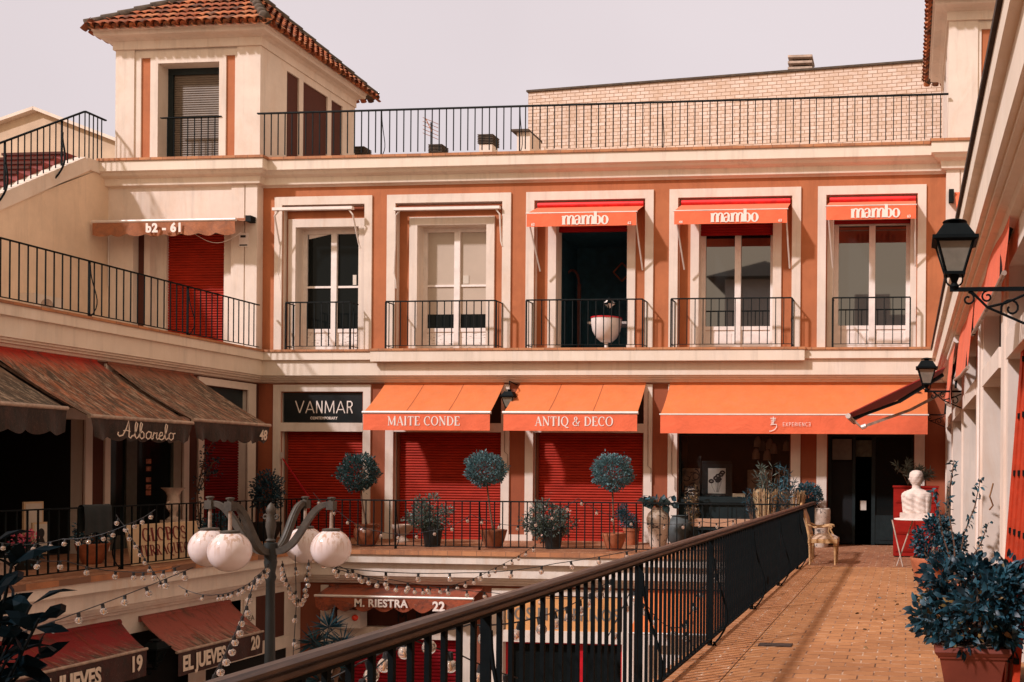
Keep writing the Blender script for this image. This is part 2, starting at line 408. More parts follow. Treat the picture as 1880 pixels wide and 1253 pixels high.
class Front:
    """local frame for building on a wall: a along wall, d = depth into the wall, z up"""
    def __init__(s,kind,base): s.k=kind;s.b=base
    def p(s,a,d,z):
        if s.k=='Y': return (a,s.b+d,z)        # faces -Y, a = X
        if s.k=='L': return (s.b-d,a,z)        # faces +X, a = Y
        if s.k=='R': return (s.b+d,a,z)        # faces -X, a = Y
    def box(s,mb,a0,a1,d0,d1,z0,z1):
        p=s.p(a0,d0,z0);q=s.p(a1,d1,z1);return mb.box(p[0],q[0],p[1],q[1],p[2],q[2])
    def ring(s,mb,a0,a1,z0,z1,wl,wt,d0,d1,bottom=0):
        s.box(mb,a0,a0+wl,d0,d1,z0,z1);s.box(mb,a1-wl,a1,d0,d1,z0,z1);s.box(mb,a0+wl,a1-wl,d0,d1,z1-wt,z1)
        if bottom:s.box(mb,a0+wl,a1-wl,d0,d1,z0,z0+bottom)
        return mb
    def wall(s,mb,a0,a1,z0,z1,holes,d=0):
        return wallgrid(mb,a0,a1,z0,z1,holes,lambda a,z:s.p(a,d,z))
    def shutter(s,a0,a1,z0,z1,d,pitch=.057,amp=.016):
        mb=MB();n=int((z1-z0)/pitch);ph=(z1-z0)/n;rows=[]
        for i in range(n):
            zb=z0+i*ph
            for t,dd in ((0,amp*1.3),(.16,amp*1.2),(.20,-amp*.1),(.45,-amp*.6),(.75,-amp*.35),(.96,amp*.2)):
                rows.append((zb+t*ph,d+dd))
        rows.append((z1,d))
        vs=[];
        for z,dd in rows: vs+= [s.p(a0,dd,z),s.p(a1,dd,z)]
        mb.add(vs,[(2*i,2*i+1,2*i+3,2*i+2) for i in range(len(rows)-1)])
        s.box(mb,a0,a1,d-amp,d+.03,z0-.0,z0+.03)
        return mb
FY=20.3
# ------------------------------------------------------------------ lettering
def btext(s,size,mat,parent,org,right,up,name='lettering',sx=1,offset=0,shear=0,extr=.003,align='CENTER',space=1):
    cu=bpy.data.curves.new('txt','FONT');cu.body=s;cu.size=size;cu.align_x=align;cu.offset=offset;cu.shear=shear;cu.extrude=extr;cu.space_character=space
    cu.resolution_u=3
    o=bpy.data.objects.new('txt',cu);col.objects.link(o)
    dg=bpy.context.evaluated_depsgraph_get();dg.update()
    me=bpy.data.meshes.new_from_object(o.evaluated_get(dg));bpy.data.objects.remove(o)
    r=Vector(right).normalized();u=Vector(up).normalized();nn=r.cross(u)
    off=WL.get(parent.name,Vector((0,0,0))) if parent else Vector()
    O=Vector(org)-off
    for v in me.vertices: v.co=O+r*(v.co.x*sx)+u*v.co.y+nn*v.co.z
    me.materials.clear();me.materials.append(mat)
    ob=bpy.data.objects.new(name,me);col.objects.link(ob);WL[ob.name]=off
    if parent:ob.parent=parent
    return ob
def arc(cx,cy,rx,ry,a0,a1,n=14): return [(cx+rx*math.cos(R(a0+(a1-a0)*i/n)),cy+ry*math.sin(R(a0+(a1-a0)*i/n))) for i in range(n+1)]
T,t_=.15,.055
def vw(pts,base=t_,thick=T,cx=None):
    """variable stroke width: thick where the stroke runs vertically"""
    ws=[]
    for i,p in enumerate(pts):
        a=pts[max(0,i-1)];b=pts[min(len(pts)-1,i+1)];dx=abs(b[0]-a[0]);dy=abs(b[1]-a[1]);k=dy/(dx+dy+1e-6)
        ws.append(base+(thick-base)*k**1.5)
    return (pts,ws)
def S(*pts,w=T): return (list(pts),[w]*len(pts))
def sf(x,y,h=.13): return S((x-h,y),(x+h,y),w=t_)
SER={
'I':(.36,[S((.18,0),(.18,1)),sf(.18,.02),sf(.18,.98)]),
'T':(.78,[S((.39,0),(.39,1)),S((.04,.97),(.74,.97),w=.06),S((.06,.78),(.06,.98),w=.05),S((.72,.78),(.72,.98),w=.05),sf(.39,.02)]),
'E':(.68,[S((.16,0),(.16,1)),S((.02,.97),(.6,.97),w=.06),S((.02,.03),(.64,.03),w=.06),S((.16,.5),(.48,.5),w=.05),S((.6,.78),(.6,.98),w=.05),S((.64,.02),(.64,.24),w=.05)]),
'L':(.64,[S((.16,0),(.16,1)),sf(.16,.98),S((.02,.03),(.6,.03),w=.06),S((.6,.02),(.6,.26),w=.05)]),
'M':(1.02,[S((.13,0),(.13,.96),w=.06),S((.13,.97),(.5,.08),w=.13),S((.5,.08),(.86,.97),w=.055),S((.88,0),(.88,1)),sf(.13,.02,.11),sf(.88,.02),S((.0,.98),(.2,.98),w=t_),S((.8,.98),(1.0,.98),w=t_)]),
'A':(.84,[S((.42,1),(.74,.02),w=.14),S((.4,.96),(.12,.02),w=.055),S((.2,.33),(.62,.33),w=.05),sf(.12,.02,.11),sf(.74,.02,.12)]),
'N':(.88,[S((.16,0),(.16,.96),w=.055),S((.14,.97),(.74,.04),w=.14),S((.76,.04),(.76,1),w=.055),sf(.16,.02,.12),sf(.76,.98,.12),S((.0,.98),(.18,.98),w=t_)]),
'D':(.86,[S((.16,0),(.16,1)),vw([(.05,.97)]+arc(.32,.5,.44,.47,90,-90)+[(.05,.03)])]),
'B':(.74,[S((.16,0),(.16,1)),vw([(.04,.97)]+arc(.36,.74,.24,.23,90,-90)+[(.2,.51)]),vw([(.2,.5)]+arc(.4,.265,.26,.235,90,-90)+[(.04,.03)])]),
'R':(.78,[S((.16,0),(.16,1)),vw([(.04,.97)]+arc(.36,.73,.25,.24,90,-90)+[(.2,.49)]),S((.38,.48),(.7,.02),w=.13),sf(.16,.02),S((.66,.02),(.8,.02),w=t_)]),
'O':(.88,[vw(arc(.44,.5,.37,.48,0,360,28))]),
'C':(.80,[vw(arc(.44,.5,.37,.48,50,310,22)),S((.7,.66),(.7,.95),w=.05)]),
'G':(.88,[vw(arc(.44,.5,.37,.48,50,305,22)),S((.7,.66),(.7,.95),w=.05),S((.7,.02),(.7,.42),w=.13),S((.54,.42),(.84,.42),w=t_)]),
'Q':(.88,[vw(arc(.44,.5,.37,.48,0,360,28)),S((.42,.02),(.62,-.14),(.9,-.2),w=.09)]),
'S':(.64,[vw(arc(.32,.74,.22,.23,40,250,12)+arc(.32,.26,.24,.24,70,-140,12),.07,.12),S((.52,.72),(.52,.93),w=.05),S((.07,.06),(.07,.28),w=.05)]),
'U':(.84,[vw([(.16,.98),(.16,.35)]+arc(.42,.32,.26,.3,180,360)+[(.68,.98)],.06,.12),sf(.16,.98,.12),sf(.7,.98,.12)]),
'&':(.92,[vw([(.86,.5),(.72,.28)]+arc(.38,.25,.3,.23,-30,-260,14)+[(.5,.6)]+arc(.4,.78,.15,.18,-20,200,10)+[(.78,.02)],.06,.12)]),
' ':(.34,[])}
K=.30
FAT={
'm':(1.36,[S((.2,0),(.2,.7),w=K),vw([(.28,.5)]+arc(.5,.5,.2,.2,140,0,8)+[(.7,0)],.1,K),vw([(.78,.5)]+arc(1.0,.5,.2,.2,140,0,8)+[(1.18,0)],.1,K),S((.0,.66),(.3,.66),w=.07),S((.02,.03),(.4,.03),w=.06),S((.52,.03),(.88,.03),w=.06),S((1.0,.03),(1.38,.03),w=.06)]),
'a':(.82,[vw(arc(.34,.52,.22,.18,160,0,8)+[(.56,.08),(.76,.04)],.1,.26),vw(arc(.3,.2,.2,.19,60,360,12),.1,.22)]),
'b':(.82,[S((.2,0),(.2,1.02),w=K),S((0,1.0),(.3,1.0),w=.07),vw(arc(.44,.34,.24,.33,120,-120,12),.08,K)]),
'o':(.84,[vw(arc(.42,.34,.27,.33,0,360,24),.09,.3)])}
def strokes(items,mat,parent,org,right,up,name='lettering',lift=.0006):
    r=Vector(right).normalized();u=Vector(up).normalized();nn=r.cross(u);O=Vector(org);mb=MB();k=0
    for pts,ws in items:
        k+=1;off=nn*(lift*(k%9));L=[];n=len(pts)
        closed=(abs(pts[0][0]-pts[-1][0])+abs(pts[0][1]-pts[-1][1]))<1e-6
        for i,(x,y) in enumerate(pts):
            if closed and i in (0,n-1): a=pts[-2];b=pts[1]
            else: a=pts[max(0,i-1)];b=pts[min(n-1,i+1)]
            dx,dy=b[0]-a[0],b[1]-a[1];l=math.hypot(dx,dy) or 1;px,py=-dy/l,dx/l;w=ws[i]/2
            L.append((O+r*(x+px*w)+u*(y+py*w)+off,O+r*(x-px*w)+u*(y-py*w)+off))
        vs=[v for q in L for v in q];mb.add(vs,[(2*i,2*i+1,2*i+3,2*i+2) for i in range(n-1)])
    return mb.build(name,mat,parent)
def gtext(s,h,font,mat,parent,org,right,up,sx=1,space=.08,name='lettering',width=None,weight=1):
    tot=sum(font[c][0]+space for c in s)-space
    if width: sx=width/(tot*h)
    it=[];x=-tot/2
    for c in s:
        w,st=font[c]
        for pts,ws in st: it.append(([((x+p[0])*h*sx,p[1]*h) for p in pts],[q*h*weight*(sx if sx<1 else 1) for q in ws]))
        x+=w+space
    return strokes(it,mat,parent,org,right,up,name)
# ------------------------------------------------------------------ railings
def railing(name,label,p0,p1,z0,h,sp,post_at=(),bw=.016,top=(.05,.02),group=None,wood=False,ends=True,mat=None,cat='railing',bottom=True,scroll=1,limit=100):
    mat=mat or m_iron
    p0=Vector((*p0,z0));p1=Vector((*p1,z0)) if len(p1)==2 else Vector(p1);base=(p0+p1)/2
    t=thing(name,label,cat,base,group);d=(p1-p0);L=d.length;dn=d.normalized();up=Vector((0,0,1));side=dn.cross(up)
    mb=MB()
    if wood:
        a=p0+up*h;b=p1+up*h
        w=.062
        prof=[(-w/2+.006,-.024),(-w/2,-.018),(-w/2,-.006),(-w/2+.013,-.003),(-w/2+.013,.002),(-w/2+.002,.006),(-w/2+.002,.016),(-w/2+.016,.027),(w/2-.016,.027),(w/2-.002,.016),(w/2-.002,.006),(w/2-.013,.002),(w/2-.013,-.003),(w/2,-.006),(w/2,-.018),(w/2-.006,-.024)]
        vs=[a+side*o+up*z for o,z in prof]+[b+side*o+up*z for o,z in prof];k=len(prof)
        mb.add(vs,[(j,(j+1)%k,k+(j+1)%k,k+j) for j in range(k)]+[tuple(range(k)),tuple(range(2*k-1,k-1,-1))])
        mb.build('handrail',m_hand,t)
        mb=MB();mb.bar(p0+up*(h-.031),p1+up*(h-.031),.04,.014);mb.build('top_rail',mat,t)
    else:
        mb.bar(p0+up*(h-top[1]/2),p1+up*(h-top[1]/2),top[0],top[1]);mb.build('handrail',mat,t)
    if bottom:
        mb=MB();mb.bar(p0+up*.06,p1+up*.06,.035,.014);mb.build('bottom_rail',mat,t)
    n=int(L/sp);zt=h-(.038 if wood else top[1]);bm=None;cnt=0;extra=MB()
    order=range(1,n)
    for i in order:
        s=i*L/n
        if any(abs(s-q)<sp*.45 for q in post_at): continue
        c=p0+dn*s
        if cnt>=limit:
            extra.bar(c+up*.067,c+up*zt,bw,bw,dn);continue
        cnt+=1
        if bm is None:
            m=MB();m.bar((0,0,.067),(0,0,zt),bw,bw,dn);o=m.build('baluster',mat,None);bm=o;me=o.data;o.parent=t;o.location=c-base
        else:
            o=bpy.data.objects.new('baluster',me);col.objects.link(o);o.parent=t;o.location=c-base
    if extra.v:
        o=extra.build('baluster',mat,t);o['kind']='stuff'
    for q in post_at:
        c=p0+dn*q;m=MB();m.bar(c,c+up*zt,.042,.014,dn)
        m.build('post',mat,t)
        if scroll:
            s=side*scroll;m=MB();pts=[]
            for k in range(13):
                u=k/12;z=(zt-.06)*(1-u)+.0
                pts.append(c+up*z+s*(.02+.13*math.sin(u*u*math.pi)))
            pts+= [c+up*-.02+s*.07,c+up*.04+s*.03]
            m.tube(pts,.009,6);m.build('scroll_bracket',mat,t)
    if ends:
        for c in (p0,p1):
            m=MB();m.bar(c,c+up*zt,.03,.03,dn);m.build('end_post',mat,t)
    return t
m_brown=stucco('brown_red_stucco',(.31,.080,.031),(.20,.05,.022),.4,lo=.82,hi=1.08)
ZT=4.07
# ================================================================== MAIN BUILDING
MBD=thing('main_building','terracotta and cream building across the court with five tall balcony windows and corner towers','building',(-7,20.3,0))
Fr=Front('Y',FY)
WN=[(-12.72,1.12,.95,.90,.73,'dark'),(-9.87,1.39,1.20,.96,.78,'blind'),(-6.755,1.39,1.21,.96,.78,'open'),(-3.63,1.395,1.21,.97,.79,'glass'),(-.765,1.12,.945,.93,.80,'glass2')]
mb=MB()
Fr.wall(mb,-14.13,.75,ZT-.3,7.9,[(c-h+.02,c+h-.02,ZT-.31,7.28) for c,_,h,_,_,_ in WN])
mb.build('upper_wall',m_terra,MBD)
def room(parent,a0,a1,z0,z1,d0,d1,mat,name='interior_wall',fr=Fr):
    mb=MB();P=fr.p
    mb.quad(P(a0,d1,z0),P(a1,d1,z0),P(a1,d1,z1),P(a0,d1,z1))
    mb.quad(P(a0,d0,z0),P(a0,d1,z0),P(a0,d1,z1),P(a0,d0,z1));mb.quad(P(a1,d0,z0),P(a1,d1,z0),P(a1,d1,z1),P(a1,d0,z1))
    mb.quad(P(a0,d0,z1),P(a1,d0,z1),P(a1,d1,z1),P(a0,d1,z1));mb.quad(P(a0,d0,z0),P(a1,d0,z0),P(a1,d1,z0),P(a0,d1,z0))
    return mb.build(name,mat,parent)
for i,(c,ho,hp,jo,ji,st) in enumerate(WN):
    mb=MB();Fr.ring(mb,c-ho,c+ho,ZT,7.45,ho-hp,.18,-.035,.16);Fr.ring(mb,c-jo,c+jo,ZT,7.0,jo-ji,.18,.12,.47)
    mb.build('window_surround',m_cream,MBD)
    mb=MB();Fr.wall(mb,c-hp-.02,c+hp+.02,ZT,7.3,[(c-ji-.02,c+ji+.02,ZT-.1,6.85)],.158);mb.build('recess_wall',m_terra,MBD)
    mb=MB();Fr.box(mb,c-hp,c+hp,-.03,.5,ZT-.06,ZT+.012);mb.build('threshold',m_coping,MBD)
    if st!='open':
        wm=m_peel if st in('blind','dark') else m_white
        top=6.82;mb=MB();d0,d1=.40,.46
        Fr.ring(mb,c-ji,c+ji,ZT+.012,top,.09,.09,d0,d1,.05)
        Fr.box(mb,c-.065,c+.065,d0-.015,d1,ZT+.06,top-.09)
        zp=ZT+(.50 if st in('blind','dark') else .50)
        Fr.box(mb,c-ji+.09,c-.065,d0+.01,d1-.002,zp-.03,zp+.05);Fr.box(mb,c+.065,c+ji-.09,d0+.01,d1-.002,zp-.03,zp+.05)
        if st in('blind','dark'):
            for s in(-1,1):
                a,b=sorted((c+s*.065,c+s*(ji-.09)));Fr.box(mb,a,b,d0+.015,d1-.004,5.53,5.575)
        w=mb.build('window',m_white,MBD)
        for s in(-1,1):
            a,b=sorted((c+s*.065,c+s*(ji-.09)))
            mb=MB();Fr.box(mb,a,b,.43,.45,ZT+.06,zp-.03)
            if st in('glass','glass2'):
                Fr.box(mb,a+.07,b-.07,.422,.43,ZT+.13,zp-.10)
            mb.build('lower_panel',wm,w)
            if st=='blind':
                mb=MB();mb.quad(*[Fr.p(x,.441,z) for x,z in((a,4.93),(b,4.93),(b,top-.08),(a,top-.08))]);mb.build('roller_blind',m_blind:=globals().get('m_blind') or plain('cream_blind',(.46,.37,.29),.35,0,.06,2),w)
                mb=MB();mb.quad(*[Fr.p(x,.442,z) for x,z in((a,zp+.05),(b,zp+.05),(b,4.93),(a,4.93))]);mb.build('pane',m_glass,w)
            else:
                mb=MB();mb.quad(*[Fr.p(x,.442,z) for x,z in((a,zp+.05),(b,zp+.05),(b,top-.08),(a,top-.08))]);mb.build('pane',m_glass2 if st in('glass','glass2') else m_glass,w)
        if st=='dark':
            mb=MB();Fr.box(mb,c+.42,c+.5,.432,.44,5.6,5.82);mb.build('paper_notice',m_paper,w)
            mb=MB();mb.quad(*[Fr.p(x,.4405,z) for x,z in((c-.62,6.63),(c-.08,6.74),(c-.08,6.78),(c-.62,6.74))]);mb.build('curtain_edge',m_white,w)
        if st=='blind':
            mb=MB();Fr.box(mb,c+.12,c+.25,.43,.44,5.6,5.78);mb.build('paper_notice',m_paper,w)
    if st in('open','glass','glass2'):
        zb={'open':6.66,'glass':6.54,'glass2':6.74}[st]
        Fr.shutter(c-ji,c+ji,zb,6.82,.30,.055,.01).build('raised_shutter',shut('dark_red_slats_%d'%i,(.30,.012,.012)),MBD)
    if st=='open':
        room(MBD,c-ji-.6,c+ji+1.2,ZT,7.0,.48,3.2,m_teal,'interior_wall')
        ax_=onY(1050,500,FY+2.6)[0];mb=MB();Fr.box(mb,ax_-.20,ax_-.14,2.6,2.7,ZT,6.0);Fr.box(mb,ax_+.14,ax_+.20,2.6,2.7,ZT,6.0)
        mb.tube([Fr.p(ax_+.17*math.cos(R(a)),2.62,6.0+.33*math.sin(R(a))) for a in range(0,181,20)],.03,6)
        mb.build('arched_doorway',plain('dull_mauve_paint',(.30,.10,.08),.7),MBD)
        mb=MB()
        ox_,oz_=onY(1142,500,FY+2.4)
        D=[(0,.22),(-.26,0),(0,-.22),(.26,0)]
        for k in range(4): mb.bar(Fr.p(ox_+D[k][0]*.8,2.4,oz_+D[k][1]),Fr.p(ox_+D[(k+1)%4][0]*.8,2.4,oz_+D[(k+1)%4][1]),.03)
        mb.build('wall_ornament',plain('dull_orange_paint',(.45,.14,.06),.7),MBD)
# lower facade
mb=MB()
LO=[(-13.67,-11.78),(-11.08,-8.66),(-7.95,-5.54),(-4.82,-2.41),(-1.66,.16)]
Fr.wall(mb,-14.2,.8,0,3.55,[(a+.02,b-.02,-.1,3.17) for a,b in LO]);mb.build('lower_wall',m_brown,MBD)
OUT=[(-13.84,-11.60),(-11.26,-8.48),(-8.13,-5.36),(-5.02,-2.21),(-1.87,.36)]
mb=MB()
for (a,b),(c,d) in zip(LO,OUT):
    Fr.ring(mb,c,d,0,3.34,a-c,.15,-.035,.22);Fr.box(mb,a,b,-.03,.22,2.32,2.51)
    mb.build('shop_surround',m_cream,MBD);mb=MB()
for a,b in((-11.60,-11.26),(-8.48,-8.13),(-5.36,-5.02),(-2.21,-1.87),(.36,.7)): Fr.box(mb,a,b,-.03,.0,0,.13)
mb.build('plinth',m_cream,MBD)
for i,(a,b) in enumerate(LO[:3]):
    sh=Fr.shutter(a,b,.0,2.32,.17).build('roller_shutter',m_shut,MBD)
    mb=MB();Fr.box(mb,a+.02,a+.06,.10,.16,0,2.32);Fr.box(mb,b-.06,b-.02,.10,.16,0,2.32);mb.build('guide_rail',m_brownred,sh)
for i,(a,b) in enumerate(LO):
    if i: 
        mb=MB();Fr.box(mb,a,b,.12,.16,2.51,3.19);mb.build('fascia_panel',m_signblk,MBD)
# shop window and door under the wide awning
a,b=LO[3]
mb=MB();Fr.ring(mb,a,b,.93,2.32,.05,.05,.12,.18,.05);Fr.box(mb,a,b,.05,.2,.86,.93);Fr.box(mb,a,b,.14,.2,0,.86)
w=mb.build('shop_window',m_greypaint,MBD)
mb=MB()
for k in range(4):
    x0=a+.08+k*(b-a-.08)/4;Fr.box(mb,x0,x0+(b-a)/4-.12,.125,.14,.12,.76)
mb.build('stall_riser_panel',m_greypaint,w)
mb=MB();mb.quad(*[Fr.p(x,.15,z) for x,z in((a+.05,.98),(b-.05,.98),(b-.05,2.27),(a+.05,2.27))]);mb.build('pane',m_glass_t,w)
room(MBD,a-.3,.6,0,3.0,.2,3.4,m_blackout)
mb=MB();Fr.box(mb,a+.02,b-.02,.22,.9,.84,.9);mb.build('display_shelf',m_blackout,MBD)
a,b=LO[4]
mb=MB();Fr.ring(mb,a,b,0,2.32,.07,.06,.30,.36);Fr.box(mb,-1.14,-1.08,.30,.36,0,2.26);Fr.box(mb,-.74,-.66,.30,.36,0,2.26)
dr=mb.build('shop_door',m_greypaint,MBD)
mb=MB();Fr.box(mb,-.66,.09,.31,.35,0.02,.55);Fr.box(mb,-.56,-.01,.30,.31,.1,.46);Fr.box(mb,-.66,.09,.31,.35,.55,.62);mb.build('lower_panel',m_greypaint,dr)
mb=MB();mb.quad(*[Fr.p(x,.33,z) for x,z in((-.66,.62),(.09,.62),(.09,2.26),(-.66,2.26))]);mb.build('pane',m_glass,dr)
mb=MB();Fr.box(mb,-1.59,-1.14,.31,.34,0.02,.95);mb.quad(*[Fr.p(x,.33,z) for x,z in((-1.59,.95),(-1.14,.95),(-1.14,1.75),(-1.59,1.75))]);mb.build('pane',m_blackout,dr)
mb=MB();mb.quad(*[Fr.p(x,.325,z) for x,z in((-1.57,1.78),(-1.16,1.78),(-1.16,2.22),(-1.57,2.22))]);mb.build('top_light',plain('murky_glass',(.10,.10,.08),.3),dr)
mb=MB();Fr.box(mb,-1.14,-.7,.5,.52,1.85,2.2);mb.build('back_light',plain('murky_green_glass',(.08,.10,.07),.5,0,.5,9),dr)
mb=MB();Fr.box(mb,-.98,-.85,.42,.43,.72,.92);mb.build('paper_notice',m_paper,dr)
# ledge between floors, and parapet: run round the court
UP=[(-14.2,4.0),(-14.2,20.3),(.8,20.3),(.8,2.5)]
def ledge(path,parent,z,cap,band,ext=0,nm='ledge'):
    o=sweep(path,[(0,z),(.34+ext,z),(.34+ext,z-.045),(.0,z-.045)]);o.build(nm+'_coping',cap,parent)
    o=sweep(path,[(0,z-.046),(.31+ext,z-.046),(.31+ext,z-.22),(.245,z-.23),(.245,z-.55),(.20,z-.555),(.20,z-.59),(.15,z-.595),(.15,z-.63),(.09,z-.64),(.07,z-.68),(0,z-.70)])
    o.build(nm+'_moulding',band,parent)
ledge([(-14.2,20.3),(.8,20.3)],MBD,ZT,m_coping,m_band)
mb=MB();mb.box(-11.4,-2.1,19.89,19.99,ZT-.27,ZT-.048);mb.build('balcony_slab',m_band,MBD)
mb=MB();mb.box(-11.42,-2.08,19.87,19.965,ZT-.045,ZT+.003);mb.build('balcony_slab_coping',m_coping,MBD)
PAR=[(-17.65,24.5),(-17.65,20.13),(-14.13,20.13),(-14.13,20.3),(.75,20.3),(.75,20.13),(4.5,20.13)]
sweep(PAR[1:],[(0,8.23),(.34,8.23),(.34,8.175),(0,8.175)]).build('parapet_coping',m_coping,MBD)
sweep(PAR[1:],[(0,8.174),(.31,8.174),(.31,7.96),(.26,7.93),(.22,7.88),(.12,7.84),(.10,7.70),(.02,7.68),(0,7.66)]).build('parapet_moulding',m_band,MBD)
mb=MB();mb.box(-17.6,4.4,20.25,27,8.0,8.2);mb.build('roof_deck',m_stone,MBD)
mb=MB();mb.box(-17.6,4.4,20.9,27,7.55,7.9);mb.box(-17.6,4.4,26.8,27,-4,7.9);mb.box(-17.6,-17.4,20.9,26.8,-4,7.9);mb.build('rear_wall',m_stone,MBD)
mb=MB();mb.box(-17.6,4.4,20.9,26.8,3.6,3.95);mb.build('floor_slab',m_stone,MBD)
# corner bays at upper floor
Fb=Front('Y',20.13)
def bay(x0,w,flip,vis=True):
    m=lambda a:x0+a if not flip else x0+w-a
    def bx(mb,a,b,d0,d1,z0,z1): Fb.box(mb,m(a),m(b),d0,d1,z0,z1)
    mb=MB();bx(mb,0,.60,0,.3,ZT,7.9);bx(mb,w-.58,w,0,.3,ZT,7.9);bx(mb,.60,w-.58,0,.3,6.95,7.9)
    bx(mb,w-.60,w-.30,-.03,0,ZT,7.68);bx(mb,w-.27,w,-.03,0,ZT,7.68)
    bx(mb,.76,.90,.12,.3,ZT,6.95);bx(mb,2.65,2.83,.12,.3,ZT,6.95);bx(mb,.9,2.65,.12,.3,6.72,6.95)
    bx(mb,.90,1.15,.3,.5,ZT,6.72)
    mb.build('bay_wall',m_cream,MBD)
    mb=MB();bx(mb,.60,.76,.15,.3,ZT,6.95);bx(mb,2.83,w-.58,.15,.3,ZT,6.95);mb.build('bay_strip',m_maroon,MBD)  # brown strips coloured maroon to carry their shade
    a,b=sorted((m(1.15),m(2.66)));Fb.shutter(a,b,ZT,6.72,.36).build('roller_shutter',m_shut,MBD)
bay(-17.65,3.52,False)
bay(.75,3.6,True)
# towers
m_soff=m_cream
def tower(x0,w,flip):
    Y0=20.13;D=3.67;zb=8.2;zt=10.98;x1=x0+w
    m=lambda a:x0+a if not flip else x0+w-a
    def bx(mb,a,b,d0,d1,z0,z1): Fb.box(mb,m(a),m(b),d0,d1,z0,z1)
    mb=MB()
    bx(mb,0,.44,0,.4,zb,zt);bx(mb,2.86,w,0,.4,zb,zt);bx(mb,.44,2.86,.03,.4,10.55,zt)
    bx(mb,.44,.58,.03,.4,zb,10.55);bx(mb,.80,.98,.03,.5,zb,10.55);bx(mb,2.42,2.58,.03,.5,zb,10.55);bx(mb,2.79,2.86,.03,.4,zb,10.55)
    bx(mb,.98,2.42,.03,.4,10.42,10.55);bx(mb,.58,.80,.03,.06,zb,zb+.1);bx(mb,2.58,2.79,.03,.06,zb,zb+.1)
    xi=x1 if not flip else x0
    s=1 if not flip else -1
    # side wall pieces (the side that faces the roof terrace)
    side=Front('L',x1) if not flip else Front('R',x0)
    for a,b in((20.53,21.05),(21.5,21.66),(22.62,22.78),(23.25,23.80)): side.box(mb,a,b,0,.25,zb,10.55)
    side.box(mb,20.53,23.80,0,.25,10.55,zt);side.box(mb,21.05,23.25,.0,.25,zb,zb+.02)
    bk=x0 if not flip else x1-.25
    mb.box(bk,bk+.25,20.53,23.50,zb,zt);a_,b_=(x0,x1-.252) if not flip else (x0+.252,x1);mb.box(a_,b_,23.55,23.79,zb,zt)
    t=mb.build('tower',m_cream,MBD)
    mb=MB();bx(mb,.58,.80,.06,.4,zb,10.55);bx(mb,2.58,2.79,.06,.4,zb,10.55);mb.build('front_strip',m_terra,t)
    mb=MB()
    for a,b in((21.05,21.5),(21.66,22.62),(22.78,23.25)): side.box(mb,a,b,.04,.25,zb+.02,10.55)
    mb.build('side_panel',m_maroon,t)
    a,b=sorted((m(.98),m(2.42)));Fb.shutter(a,b,zb,10.42,.38,.05,.01).build('roller_shutter',m_shutg,t)
    mb=MB();bx(mb,.98,1.10,.33,.37,zb,10.42);bx(mb,1.10,2.42,.33,.37,10.28,10.42);mb.build('shutter_frame',m_greypaint,t)
    # frieze, soffit and fascia as swept mouldings all round
    ring=[(x0,23.8),(x0,Y0),(x1,Y0),(x1,23.8)]
    sweep(ring,[(0,10.72),(.04,10.72),(.04,10.90),(.08,10.92),(.12,10.94),(.27,10.94),(.29,10.96),(.29,11.02),(.33,11.04),(.33,11.08),(0,11.08)]).build('eaves_cornice',m_cream,t)
    # hip roof of barrel tiles
    ov=.37;cx=(x0+x1)/2;cy=Y0+D/2;hx=w/2+ov;hy=D/2+ov;zr=11.08;rise=1.85
    body=MB();body.add([(cx-hx,cy-hy,zr),(cx+hx,cy-hy,zr),(cx+hx,cy+hy,zr),(cx-hx,cy+hy,zr),(cx,cy,zr+rise)],[(0,1,4),(1,2,4),(2,3,4),(3,0,4),(3,2,1,0)])
    rf=body.build('tile_roof',m_tiledk,t)
    mb=MB();pitch=.205;rnd=random.Random(5)
    for sdi in range(4):
        ax=Vector(((1,0,0),(0,1,0),(-1,0,0),(0,-1,0))[sdi]);out=Vector(((0,-1,0),(1,0,0),(0,1,0),(-1,0,0))[sdi])
        H=(hx,hy)[sdi%2];Dp=(hy,hx)[sdi%2];n=int(2*H/pitch);sl=math.hypot(Dp,rise);rows=int(sl/.34)
        C=Vector((cx,cy,zr+rise));upv=(C-(Vector((cx,cy,zr))+out*Dp)).normalized();nor=ax.cross(upv).normalized()
        if nor.z<0:nor=-nor
        for i in range(n+1):
            u=-H+(i+.5)*2*H/(n+1)
            smax=sl*(1-abs(u)/H)
            for r_ in range(rows+1):
                s0=r_*sl/rows-.06
                if s0>smax: break
                s1=min(s0+.40,smax+.12)
                o=Vector((cx,cy,zr))+out*Dp+ax*(u+rnd.uniform(-.012,.012))
                k=5;vs=[]
                for q,(ss,ra,lf) in enumerate(((s0,.098,.075),(s1,.08,.04))):
                    for j in range(k+1):
                        th=math.pi*j/k
                        vs.append(o+upv*(ss+rnd.uniform(-.01,.01))+ax*(ra*math.cos(th))+nor*(ra*.85*math.sin(th)+lf-.035))
                fs=[(j,j+1,k+2+j,k+1+j) for j in range(k)]
                mb.add(vs,fs)
                if r_==0:
                    # under-tile channel and mortar plug at the eave
                    c0=o+upv*(s0+.05)+nor*.0
                    vs=[c0+ax*(.085*math.cos(math.pi*j/k))+nor*(.075*math.sin(math.pi*j/k)) for j in range(k+1)]
                    mb.add(vs,[tuple(range(k+1))])
                    c1=o+ax*(H/(n+1));vs=[]
                    for ss in(s0-.03,s0+.3):
                        for j in range(k+1):
                            th=math.pi*j/k;vs.append(c1+upv*ss+ax*(.08*math.cos(th))-nor*(.06*math.sin(th)-.03))
                    mb.add(vs,[(j,j+1,k+2+j,k+1+j) for j in range(k)])
    mb.build('barrel_tiles',m_tile,t,smooth=2)
    mb=MB()
